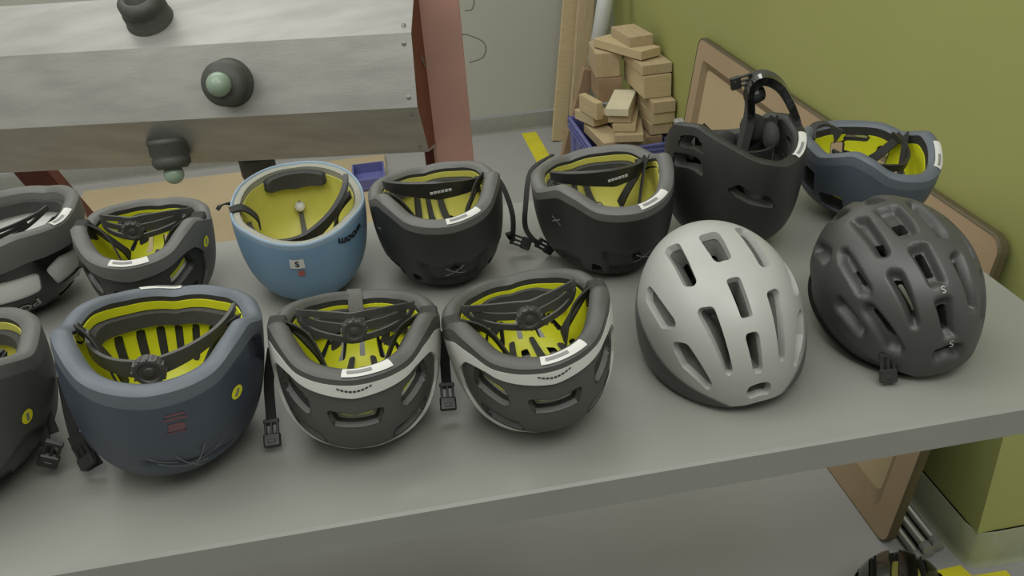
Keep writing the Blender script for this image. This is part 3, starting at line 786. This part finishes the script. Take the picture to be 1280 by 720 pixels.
# light blue child's helmet
KID = [(0, 92), (60, 96), (95, 94), (130, 100), (180, 98)]; FOAM = .014
e, S, loc, locd = mtb((-.148, 1.246), 5, 10, 1, .94, 'upside-down light blue helmet with smooth round shell and yellow lining', shell='blue_shell', rimm='blue_rim', inner='soft_yellow', h=.135, a=.105,
    slots=False, lob=KID, brow=False, pads=False, edge_yellow=False, band_s=.97, foam_m='black_foam', straps=False, split=True,
    inner_holes=both([[(.22, .22), (.38, .18), (.36, .26), (.24, .30)], [(.2, -.3), (.34, -.26), (.32, -.34), (.2, -.38)]], .01), cr=dict(up=-.012, h=.020, two=False, gap=.016, dial=False, m='plastic', padded=True, tilt=.03, drop=.01))
pad(e, S, [(140, .88), (180, .86), (220, .88), (218, .97), (180, .98), (142, .97)], t1=FOAM + .012, name='brow_pad')
pad(e, S, [(-.035, -.25), (.035, -.25), (.035, .74), (-.035, .74)], 'p', .01, t1=FOAM + .007, m='grey_webbing', name='crown_pad')
c = S.P((0, .70), FOAM + .010)[0]; part(e, 'pad_button', lathe_geo([(.008, -.004), (.008, .001), (.0001, .003)], 16, axis=(0, -.6, -.8), origin=c), 'silver_shell')
strap(e, S, [(-118, .62, .034), (-100, .74, .042), (-92, .9, .04), (-90, 1.0, .02)], side=(0, 1, 0), w=.018)
strap(e, S, [(-40, .62, .04), (-60, .78, .046), (-78, .92, .04), (-88, 1.0, .02)], side=(0, .5, 1), w=.014)
strap(e, S, [(100, .80, .034), (96, .9, .034), (92, 1.01, .018), (90, 1.01, .0)], side=(0, 1, 0), w=.016)
text_on(S, 'woom', .021, bs(-42, .895), (.1, 0, 1), bold=.0008, parent=e, shear=1.05)
V, F = decal_poly(S, bs(8, .87), (0, 0, -1), (.020, .016), -.0012); o = part(e, 'size_sticker', (V, F), 'sticker', label='small white square sticker with an S')
text_on(S, 'S', .013, bs(8, .87), (0, 0, -1), -.0017, .0004, parent=o)
V, F = decal_poly(S, bs(6, .805), (0, 0, -1), (.009, .010), -.0010); part(e, 'red_sticker', (V, F), 'print_red', label='small faded red square below the white sticker')
V, F = decal_poly(S, (.42, -.12), (0, 1, 0), (.03, .012), FOAM + .004); part(e, 'liner_label', (V, [q[::-1] for q in F]), 'sticker', label='pale label inside the lining')
hang(e, loc, locd, [(-.240, 1.29, 1.02), (-.252, 1.28, 1.035), (-.262, 1.265, 1.04), (-.268, 1.262, 1.035)], w=.006, bk=False)

FOAM = .021
# two black helmets with crosses, back row
def black_cross(xy, yaw, tilt, roll, sc, label, lab, xb):
    vp = [Hole([(-26, .44), (26, .44), (34, .74), (12, .69), (0, .72), (-12, .69), (-34, .74)], .02, 'bs')]
    hs = [Hole([(-44, .48), (-34, .46), (-34, .58), (-42, .60)], .015, 'bs'), Hole([(34, .46), (44, .48), (42, .60), (34, .58)], .015, 'bs'), Hole([(-6, .60), (6, .60), (3, .65), (-3, .65)], .01, 'bs')]
    hs += both([[(.2, .2), (.32, .15), (.32, .45), (.22, .5)]], .03) + [Hole([(-.06, .25), (.06, .25), (.06, .55), (-.06, .55)], .03)]
    sides = both([[(52, .42), (80, .42), (84, .56), (54, .60)]], .03, 'bs')
    e, S, loc, locd = mtb(xy, yaw, tilt, roll, sc, label, shell='black_shell', rimm='grey_rim', inner='soft_yellow', h=.14, a=.108, panels=[(vp, .008), (sides, .008)], holes=hs, lab=lab, slots=False, band_s=.945,
        cr=dict(up=.014, h=.027, two=False, gap=.062, dial=False, m='plastic', padded=True, tilt=-.012))
    for sg in (1, -1):
        pad(e, S, [(sg * .17, .35), (sg * .27, .35), (sg * .30, .78), (sg * .2, .80)], 'p', .02, t1=FOAM + .008)
    pad(e, S, [(-.05, .3), (.05, .3), (.05, .82), (-.05, .82)], 'p', .02, t1=FOAM + .008)
    a_ = S.a - FOAM - .008; b_ = S.bb - FOAM - .062; zz = float(S.P(bs(0, 1))[0][2]) - .014; g = Geo()
    for k in range(6): g.add(*box_geo(.0042, .0012, .0035, (-.016 + k * .0055, -b_ - .0062, zz - .001)))
    part(e, 'band_print', (g.V, g.F), 'print_light', smooth=False, label='small pale print on the black band')
    cross_mark(e, S, bs(xb, .66)); cross_mark(e, S, bs(70, .80), .010)
    return e, S, loc, locd
e, S, loc, locd = black_cross((.056, 1.232), 6, 5, -2, .925, 'upside-down black helmet next to the light blue helmet, pale cross on its back', -12, 2)
hang(e, loc, locd, [(.135, 1.295, 1.03), (.160, 1.268, 1.02), (.172, 1.240, .98), (.171, 1.240, .94), (.166, 1.262, .932), (.170, 1.257, .924), (.176, 1.254, .922)], w=.008)
e, S, loc, locd = black_cross((.303, 1.194), 14, 6, -4, .945, 'larger upside-down black helmet with smooth left lobe, behind the white helmet', -14, -2)
hang(e, loc, locd, [(.258, 1.325, 1.03), (.215, 1.292, 1.02), (.193, 1.233, .985), (.190, 1.226, .955), (.200, 1.22, .935), (.212, 1.222, .925)], w=.008)

# tall matte helmet with ear cover
vt = [Hole([(62, .86), (94, .86), (88, .94), (72, .95)], .02, 'bs'), Hole([(62, .75), (98, .75), (96, .82), (68, .83)], .02, 'bs'), Hole([(0, .755), (46, .755), (36, .825), (10, .825)], .015, 'bs')]
vt += [Hole([(-72, .86), (-48, .86), (-56, .955), (-70, .93)], .02, 'bs'), Hole([(-76, .76), (-50, .76), (-54, .825), (-76, .80)], .02, 'bs')]
e, S, loc, locd = mtb((.520, 1.220), 14, -3, 6, .92, 'tall upside-down charcoal helmet with ear covers and raised padded strap', shell='black_shell', rimm='black_shell', inner=None, h=.155, a=.107, foam_m='charcoal',
    lob=[(0, 88), (40, 90), (58, 94), (74, 110), (104, 115), (132, 106), (155, 97), (180, 93)], slots=False, edge_yellow=False, holes=vt, lab=-34, cr=dict(up=-.004, h=.022, two=False, gap=.04, dial=False, padded=True))
for (b, s, r_) in ((-140, .97, .020), (-105, .95, .024), (150, .95, .022), (-75, .9, .022), (-160, .8, .024), (175, .93, .02)):
    c = S.P(bs(b, s), .042)[0]; prof = [(r_ * math.sin(t) ** .6, -r_ * .5 * math.cos(t)) for t in np.linspace(.05, math.pi - .05, 9)]
    part(e, 'comfort_pad', lathe_geo(prof, 14, axis=tuple(c * (1, 1, .2) / np.linalg.norm(c * (1, 1, .2))), origin=c), 'pad')
pts = [(.545, 1.24, 1.03), (.552, 1.235, 1.09), (.548, 1.23, 1.135), (.565, 1.225, 1.15), (.59, 1.215, 1.135), (.612, 1.205, 1.09), (.612, 1.20, 1.05)]
free_strap(e, [loc(p) for p in pts], .03, .012, m='pad', side=locd((.25, 1, .2)), name='padded_strap')
free_strap(e, [loc((p[0] - .004, p[1] - .014, p[2] + .004)) for p in pts[1:6]], .014, .009, m='gloss_black', side=locd((.25, 1, .2)), name='neck_bumper')
V, F = lathe_geo([(.012, -.012), (.014, 0), (.012, .012), (.006, .014)], 14, axis=(1, .2, .1), origin=(.553, 1.225, 1.125)); part(e, 'strap_dial', ([loc(v) for v in V], F), 'plastic', smooth=False)
buckle(e, loc((.535, 1.235, 1.145)), e.rotation_euler.to_matrix().inverted() @ Matrix.Rotation(R(80), 3, 'Y'), 'plastic', .9)
V, F = box_geo(.016, .014, .022, (.455, 1.28, 1.07), .003); part(e, 'clip', ([loc(v) for v in V], F), 'clear_buckle', smooth=False)

# slate blue helmet at the back right corner
vt = [Hole([(-2, .72), (38, .72), (36, .742), (2, .742)], .006, 'bs'), Hole([(-60, .62), (-36, .60), (-40, .66), (-58, .68)], .012, 'bs')]
vt += both([[(116, .85), (148, .85), (143, .925), (121, .925)], [(92, .62), (108, .64), (108, .86), (94, .86)], [(140, .62), (160, .62), (160, .84), (142, .84)], [(60, .45), (85, .5), (88, .68), (66, .66)]], .03, 'bs')
e, S, loc, locd = mtb((.756, 1.236), 20, 11, 2, .90, 'upside-down slate blue helmet near the green wall at the table corner', shell='grey_blue', rimm='navy_rim', inner='yellow', h=.112, a=.110, brow=False, holes=vt, lab=-38, slots=False, edge_yellow=False,
    cr=dict(up=-.004, h=.012, two=False, gap=.03, dial=False))
strap(e, S, [(150, .9, .02), (170, .97, .012), (-170, .97, .012), (-150, .9, .02)], side=(0, 0, 1), w=.026, t=.012, m='pad', name='front_pad')
V, F = decal_poly(S, (.1, .62), (0, 0, 1), (.04, .022), FOAM + .003); part(e, 'liner_label', (V, [q[::-1] for q in F]), 'sticker', label='white label inside the yellow lining')
for b in (-30, 12):
    strap(e, S, [(5, .80, .028), (b, .6, .06), (b * 2.6, .5, .07), (b * 3 + 180 * (1 if b > 0 else -1) * 0 , .4, .05)], side=(1, .3, 0), w=.012, m='grey_webbing', name='cradle_arm')

# front row, cropped at the left
e, S, loc, locd = mtb((-.526, .895), -10, 6, 2, 1.0, 'upside-down dark grey helmet at the left end of the front row, yellow badge', shell='charcoal', rimm='grey_rim', inner='soft_yellow', h=.145, a=.107, slots=False, badge_at=(-75, .73),
    panels=[([Hole([(-90, .2), (90, .2), (84, .66), (50, .56), (0, .6), (-50, .56), (-84, .66)], .04, 'bs')], .005)], holes=[Hole([(-60, .36), (-40, .36), (-44, .48), (-58, .48)], .02, 'bs')], cr=dict(up=.0, h=.02, two=False, gap=.03, dial=True))
for pts, w_ in (([(-.45, .95, 1.02), (-.438, .92, 1.0), (-.434, .895, .97), (-.428, .88, .945)], .012), ([(-.45, .90, 1.0), (-.438, .885, .965), (-.434, .868, .94), (-.428, .86, .925)], .010)):
    hang(e, loc, locd, pts, w=w_, bk=False)
buckle(e, loc((-.428, .855, .935)), e.rotation_euler.to_matrix().inverted() @ Matrix.Rotation(R(30), 3, 'Y'))

# back row, cropped at the left: white foam helmet with large openings under a black frame
FR = [Hole([(-92, .60), (-64, .58), (-58, .76), (-70, .81), (-92, .80)], .03, 'bs'), Hole([(-50, .60), (-14, .62), (-12, .74), (-28, .79), (-54, .76)], .03, 'bs'), Hole([(-4, .64), (24, .62), (26, .76), (-2, .78)], .03, 'bs'),
      Hole([(-98, .36), (-62, .34), (-64, .50), (-94, .52)], .03, 'bs'), Hole([(-50, .30), (-12, .28), (-14, .40), (-50, .42)], .02, 'bs'), Hole([(30, .60), (56, .60), (58, .76), (32, .76)], .03, 'bs'), Hole([(66, .55), (92, .55), (94, .76), (68, .76)], .03, 'bs')]
TH = both([[(.08, .2), (.2, .15), (.2, .55), (.1, .6)], [(.3, .1), (.42, 0), (.42, .4), (.32, .45)], [(.55, 0), (.65, 0), (.62, .3), (.52, .35)]], .03)
S = sc_shape(1.0, rim=[(0, 84), (40, 88), (70, 93), (95, 92), (130, 102), (160, 102), (180, 99)])
e, loc, locd = begin('p', S, (-.588, 1.315), -15, 8, 0, True, 'upside-down white and black helmet cropped at the left of the back row')
bnd = sband([(0, .84), (60, .84), (100, .86), (180, .9)])
shell_region(e, S, 'outer_shell', 'gloss_black', FR + TH, inv(bnd), lip=.003, label='gloss black framework over white foam')
shell_region(e, S, 'rim_shell', 'grey_rim', [], bnd, t=.0)
part(e, 'white_foam', layer(S, fmin(holes_f(TH), lambda p: .9 - np.hypot(p[:, 0], p[:, 1]), lambda p: p[:, 1] * 0 + 1), .0035, wall=.012, nt=120, ns=36), 'bright_foam', label='white foam showing through the frame')
liner(e, S, TH, 'grey_foam', rim_m='grey_rim')
part(e, 'slip_liner', layer(S, fmin(holes_f(TH), lambda p: .92 - np.hypot(p[:, 0], p[:, 1])), FOAM + .002, wall=FOAM, flip=True), 'bright_foam')
text_on(S, 'POC', .026, bs(-30, .52), (0, 0, 1), bold=.0002, parent=e, m='print_light')
for sg in (1, -1):
    strap(e, S, [(sg * 125, .5, .034), (sg * 110, .7, .05), (sg * 96, .92, .036), (sg * 90, 1.02, .02)], side=(0, 1, .2), w=.016)
    strap(e, S, [(sg * 50, .45, .034), (sg * 60, .72, .05), (sg * 80, .92, .04), (sg * 90, 1.02, .02)], side=(0, 1, .3), w=.014)
    pad(e, S, [(sg * .12, -.5), (sg * .2, -.5), (sg * .2, .6), (sg * .12, .6)], 'p', .02)
pad(e, S, [(120, .84), (240, .84), (240, .94), (120, .94)], name='brow_pad')
cradle(e, S, up=.0, h=.02)
rim_label(e, S, -88, .04)

# on the floor beyond the table end
S = sc_shape(1.0, rim=ROADRIM); e, loc, locd = begin('g', S, (.88, 1.08), 150, 0, 0, False, 'glossy black ribbed helmet standing on the floor below the table', z0=0.)
H = both([[(.08, -.6), (.18, -.62), (.2, .5), (.11, .6)], [(.32, -.5), (.42, -.45), (.42, .4), (.33, .48)], [(.56, -.35), (.64, -.3), (.64, .25), (.56, .3)]], .03)
shell_region(e, S, 'outer_shell', 'gloss_black', H, None, lip=.006); liner(e, S, H, 'black_foam', rim_m='gloss_black', s0=.005)
part(e, 'slip_liner', layer(S, lambda p: .92 - np.hypot(p[:, 0], p[:, 1]), FOAM + .002, wall=FOAM), 'soft_yellow')
cradle(e, S, up=-.02)

# ---------------------------------------------------------------- impact rig: octagonal drum with strikers
TH_ = math.atan2(-.20, .955)                                  # the drum's axis is turned a little from the table
ux = np.array((math.cos(TH_), math.sin(TH_), 0)); un = np.array((-math.sin(TH_), math.cos(TH_), 0)); uz = np.array((0, 0, 1.))
rig = empty('impact_rig', (-.4, 2.25, 0)); tag(rig, 'sheet metal drum with rubber strikers on a red frame behind the table', 'machine')
def rl(p): return tuple(np.array(p) - np.array((-.4, 2.25, 0)))
B0 = np.array((.072, 1.934, .94)); side_ = .162
ang = [14 + 45 * k for k in range(-1, 7)]                     # lean of each face from the vertical
pts = [B0.copy()]; q = B0.copy(); prof = []
for k in range(8):
    a = R(14 + 45 * k); prof.append(q.copy()); q = q + side_ * (un * math.sin(a) + uz * math.cos(a))
Ld = 1.45
cen = sum(prof) / 8
names = ['face_panel'] * 8
for k in range(8):
    p, r_ = prof[k], prof[(k + 1) % 8]; n_ = unit(np.cross(ux, r_ - p)); n_ = n_ if np.dot(n_, (p + r_) / 2 - cen) > 0 else -n_
    i_ = -n_ * .004
    V = [p, r_, r_ - ux * Ld, p - ux * Ld]; V = V + [v + i_ for v in V]
    obj('face_panel', [rl(v) for v in V], [(0, 1, 2, 3), (7, 6, 5, 4), (0, 4, 5, 1), (1, 5, 6, 2), (2, 6, 7, 3), (3, 7, 4, 0)], 'galv', rig)
V = [rl(p - ux * .004 + (cen - p) * .02) for p in prof]; obj('end_plate', V, [tuple(range(8))], 'dark_red', rig)
V = [rl(p - ux * (Ld - .004) + (cen - p) * .02) for p in prof]; obj('end_plate', V, [tuple(range(8))[::-1]], 'dark_red', rig)
def face(k, u, v):       # u metres left of the right end, v 0..1 up the face
    p, r_ = prof[k], prof[(k + 1) % 8]; c = p + (r_ - p) * v - ux * u; n_ = unit(np.cross(ux, r_ - p)); n_ = n_ if np.dot(n_, (p + r_) / 2 - cen) > 0 else -n_
    return c, n_
for k in (0, 1, 7):
    for v in (.14, .86):
        c, n_ = face(k, .018, v); V, F = lathe_geo([(.005, -.001), (.005, .002), (.002, .0035)], 10, axis=n_, origin=rl(c)); obj('screw', V, F, 'rod', rig)
def striker(k, u, v, ball=True, L=.055, r=.048, dirn=None):
    c, n_ = face(k, u, v)
    if dirn is not None: n_ = unit(dirn)
    c = c - n_ * .01
    V, F = lathe_geo([(r * 1.05, 0), (r * 1.05, .012), (r, .014), (r, .014 + L * .45), (r * .9, .016 + L * .5), (r * .96, .02 + L * .55), (r * .96, L * .9 + .014), (r * .75, L + .02)] + ([] if ball else [(r * .6, L + .02), (r * .55, L * .6), (.001, L * .6)]), 28, axis=n_, origin=rl(c))
    o = obj('striker_mount', V, F, 'rubber', rig, True)
    if ball:
        rb = r * .52; p_ = c + n_ * (L + .02 + rb * .55); V, F = lathe_geo([(rb * math.sin(t), -rb * math.cos(t)) for t in np.linspace(.05, math.pi - .02, 14)], 24, axis=n_, origin=rl(p_)); obj('striker_ball', V, F, 'glass_green', o, True)
striker(0, .42, .47, L=.045, r=.052)
striker(1, .61, .55, ball=False, L=.06, r=.052)
striker(7, .612, .50, L=.05, r=.046, dirn=(-.0, -.35, -1))
striker(6, .46, .4, ball=False, L=.10, r=.045, dirn=(0, .1, -1))
# frame posts
def rbox(name, size, c, m, rot=None): return box(name, size, rl(c), m, rig, .002, rot)
rbox('post', (.098, .088, 1.6), (.161, 2.20, .80), 'red_paint')
rbox('post', (.05, .05, 1.6), (.115, 2.30, .80), 'dark_red')
rbox('brace', (.08, .06, .98), (-.93, 2.55, .50), 'dark_red', (0, R(-22), 0))
rbox('post', (.088, .088, 1.6), (-1.64, 2.50, .80), 'red_paint')
rbox('axle', (.03, .04, .05), (.088, 2.22, 1.08), 'rod')
rbox('foot', (.09, .9, .06), (.166, 2.40, .03), 'red_paint')
rbox('clutter_bracket', (.025, .02, .09), (.092, 2.16, 1.08), 'grey_foam')
for (x0, z0, x1, z1, x2, z2) in ((.205, 1.13, .245, 1.12, .222, 1.09), (.208, 1.035, .262, 1.01, .222, .965)):
    V, F = tube_geo([rl((x0, 2.16, z0)), rl((x0 + .02, 2.155, z0 - .003)), rl((x1, 2.15, z1)), rl((x1 - .006, 2.15, (z1 + z2) / 2 - .01)), rl((x2, 2.16, z2))], .0016, 6); obj('cable', V, F, 'grey_foam', rig, True)
V, F = tube_geo([rl((.098, 2.11, 1.1)), rl((.085, 2.10, 1.06)), rl((.10, 2.10, 1.02)), rl((.108, 2.11, .98))], .002, 6); obj('cable', V, F, 'grey_foam', rig, True)

# ---------------------------------------------------------------- things behind the table
t = box('plywood_sheet', (1.42, 2.44, .018), (-.745, 2.92, .0095), 'plywood', bev=.002); tag(t, 'flat tan plywood sheet lying on the floor behind the machine', 'board')
bt = empty('storage_tub', (-.115, 3.80, .019)); tag(bt, 'low blue tub standing on the plywood sheet behind the machine', 'tub')
for nm, sz, c in (('tub_base', (.14, .2, .008), (0, 0, .006)), ('tub_side', (.14, .008, .05), (0, -.1, .03)), ('tub_side', (.14, .008, .05), (0, .1, .03)), ('tub_side', (.008, .2, .05), (-.07, 0, .03)), ('tub_side', (.008, .2, .05), (.07, 0, .03))): box(nm, sz, c, 'crate_blue', bt)

# leaning lumber by the grey wall
def lean(name, p0, p1, w_, t_, m, label, cat, group=None):
    a = Vector(p0); b = Vector(p1); d = b - a; L = d.length; o = box(name, (w_, t_, L), (0, 0, L / 2), m, bev=.002)
    o.location = a; z = d.normalized(); y = Vector((0, 1, 0)); y = (y - z * y.dot(z)).normalized(); x = y.cross(z)
    o.rotation_euler = Matrix((x, y, z)).transposed().to_euler(); tag(o, label, cat, group); return o
lean('wooden_board', (.825, 4.07, .002), (1.06, 4.262, 1.5), .072, .02, 'wood', 'pale flat board leaning on the grey wall, furthest left of the lumber', 'board')
lean('wooden_plank', (.885, 3.97, .002), (1.075, 4.19, 1.25), .075, .035, 'wood2', 'tan plank leaning between the pale board and the white pipe', 'plank')
lean('wooden_stud', (.765, 3.70, .002), (.895, 3.70, .455), .05, .04, 'wood3', 'short brown timber standing beside the blue crate of offcuts', 'timber')
po = obj('plastic_pipe', *lathe_geo([(.036, 0), (.036, .72), (.03, .72), (.03, 0)], 24), 'pvc', None, True); po.location = (.933, 3.72, .475)
d = Vector((1.075, 3.86, 1.0)) - po.location; po.rotation_euler = Vector((0, 0, 1)).rotation_difference(d).to_euler()
tag(po, 'white plastic pipe leaning among the lumber', 'pipe')

# blue crate of offcuts
cr = empty('plastic_crate', (.93, 3.36, 0)); tag(cr, 'blue plastic crate filled with wood offcuts beside the green wall', 'crate')
cw, cd, ch = .30, .42, .30
box('crate_base', (cw, cd, .012), (0, 0, .008), 'crate_blue', cr)
for sx in (-1, 1):
    box('crate_side', (.008, cd, ch - .02), (sx * cw / 2, 0, ch / 2), 'crate_blue', cr)
    box('crate_side', (cw, .008, ch - .02), (0, sx * cd / 2, ch / 2), 'crate_blue', cr)
    for z in (.29, .27, .25):
        box('rim_rib', (.012, cd + .02, .008), (sx * (cw / 2 + .006), 0, z), 'crate_blue', cr, .001); box('rim_rib', (cw + .02, .012, .008), (0, sx * (cd / 2 + .006), z), 'crate_blue', cr, .001)
    for j in (-.12, 0, .12): box('side_rib', (.01, .012, .25), (sx * (cw / 2 + .005), j, .13), 'crate_blue', cr)
BL = [  # x, y, z of the centre, size, yaw, tilt x, material, label
 (.86, 3.32, .285, (.085, .26, .04), 4, 0, 'wood', 'pale block lying low at the left inside the crate rim'),
 (.86, 3.44, .335, (.12, .14, .04), 20, 0, 'wood', 'short pale block on the left of the pile'),
 (.952, 3.30, .285, (.085, .24, .045), 0, 0, 'wood2', 'offcut half sunk at the front of the crate'),
 (1.032, 3.32, .285, (.07, .26, .045), 0, 0, 'wood3', 'brown offcut low at the right of the crate'),
 (.95, 3.27, .325, (.11, .24, .03), -14, 0, 'wood2', 'flat thin offcut on the front of the pile'),
 (.95, 3.30, .357, (.09, .24, .03), -20, 0, 'wood', 'second thin offcut from the bottom at the front of the pile'),
 (.938, 3.31, .390, (.09, .22, .033), -22, 0, 'wood2', 'third thin offcut under the white topped block'),
 (.93, 3.30, .4235, (.09, .24, .03), -24, 0, 'wood_white', 'white topped block lying slanted on the front stack'),
 (1.063, 3.34, .335, (.09, .30, .045), 0, 0, 'wood2', 'lowest block of the right stack in the crate'),
 (1.063, 3.34, .382, (.09, .32, .045), 2, 0, 'wood', 'second block of the right stack'),
 (1.066, 3.33, .429, (.09, .32, .045), 0, 0, 'wood2', 'third block of the right stack, wide and flat'),
 (1.054, 3.36, .497, (.11, .28, .088), 0, 0, 'wood', 'thick block near the top of the right stack'),
 (.935, 3.55, .43, (.10, .20, .10), -6, 0, 'wood3', 'large brown ended beam offcut at the back of the pile'),
 (.93, 3.56, .532, (.10, .2, .10), -6, 0, 'wood2', 'large offcut resting on the brown ended beam'),
 (.99, 3.44, .605, (.10, .30, .035), 24, 0, 'wood', 'long flat block crossing the top of the pile'),
 (1.05, 3.36, .563, (.12, .26, .038), 2, 0, 'wood2', 'flat block lying on the thick block'),
 (1.02, 3.46, .642, (.10, .2, .04), 6, 0, 'wood2', 'topmost offcut of the pile by the green wall'),
 (.825, 3.38, .395, (.03, .15, .07), 14, 0, 'wood', 'thin offcut standing on edge at the left of the pile'),
]
for i, (x, y, z, sz, yw, tx, m, lb) in enumerate(BL):
    o = box('wood_offcut', sz, (0, 0, 0), m, bev=.0015); o.location = (x, y, z); o.rotation_euler = (R(tx), 0, R(yw)); tag(o, lb, 'wood block', 'wood offcuts heaped in the crate')

# tan tray panel leaning on the green wall
tr = empty('leaning_panel', (.976, 1.296, 0.002)); tag(tr, 'large tan panel with rounded corners leaning on the green wall behind the table', 'panel')
L_, H_ = 1.60, .765; lean_a = math.atan2(.118, .755)
tr.rotation_euler = (0, lean_a, 0)            # local: x = out of the back, y = along the wall, z = up the panel
def rrect(y0, y1, z0, z1, r, n=6):
    out = []
    for cy, cz, a0 in ((y1 - r, z1 - r, 0), (y0 + r, z1 - r, 90), (y0 + r, z0 + r, 180), (y1 - r, z0 + r, 270)):
        for k in range(n + 1):
            a = R(a0 + 90 * k / n); out.append((cy + r * math.cos(a), cz + r * math.sin(a)))
    return out
def loops(name, rings, m, cap0=None, cap1=None):
    V = []; F = []; n = len(rings[0][1])
    for x, ring in rings: V += [(x, y, z) for y, z in ring]
    for i in range(len(rings) - 1):
        for k in range(n): a = i * n + k; b = i * n + (k + 1) % n; F.append((a, b, b + n, a + n))
    if cap1: F.append(tuple(range((len(rings) - 1) * n, len(rings) * n)))
    if cap0: F.append(tuple(range(n))[::-1])
    return obj(name, V, F, m, tr)
o0 = rrect(0, L_, 0, H_, .03); o1 = rrect(.06, L_ - .06, .055, H_ - .06, .02); o2 = rrect(.085, L_ - .085, .08, H_ - .085, .02)
loops('frame', [(0, o0), (0, o1)], 'tray_tan'); loops('recess_wall', [(0, o1), (.014, o2)], 'tray_wall'); loops('inset_panel', [(.014, o2), (.0145, o2)], 'tray_tan2', cap1=True)
loops('edge_trim', [(.0, o0), (-.002, rrect(-.002, L_ + .002, -.002, H_ + .002, .032)), (.002, rrect(-.006, L_ + .006, -.001, H_ + .006, .035)), (.018, rrect(-.006, L_ + .006, -.001, H_ + .006, .035)), (.02, rrect(0, L_, 0, H_, .03))], 'tray_edge', cap1=True)
# bundle of tubes on the floor
for k, (x, z) in enumerate(((1.024, .0135), (1.052, .0135), (1.080, .0135), (1.038, .037), (1.066, .037))):
    V, F = lathe_geo([(.010, 0), (.010, .9), (.008, .9), (.008, .0)], 14, axis=(-.0, 1, 0)); o = obj('steel_tube', V, F, 'rod', None, True); o.location = (x, 1.235 + .01 * (k % 3), z + .0); tag(o, 'steel tube bundled on the floor between tan panel and green wall', 'tube', 'steel tubes bundled at the wall')
    V, F = lathe_geo([(.0125, 0), (.0125, .018), (.0105, .02)], 14, axis=(0, 1, 0), origin=(0, -.004, 0)); obj('end_collar', V, F, 'clear_buckle', o)
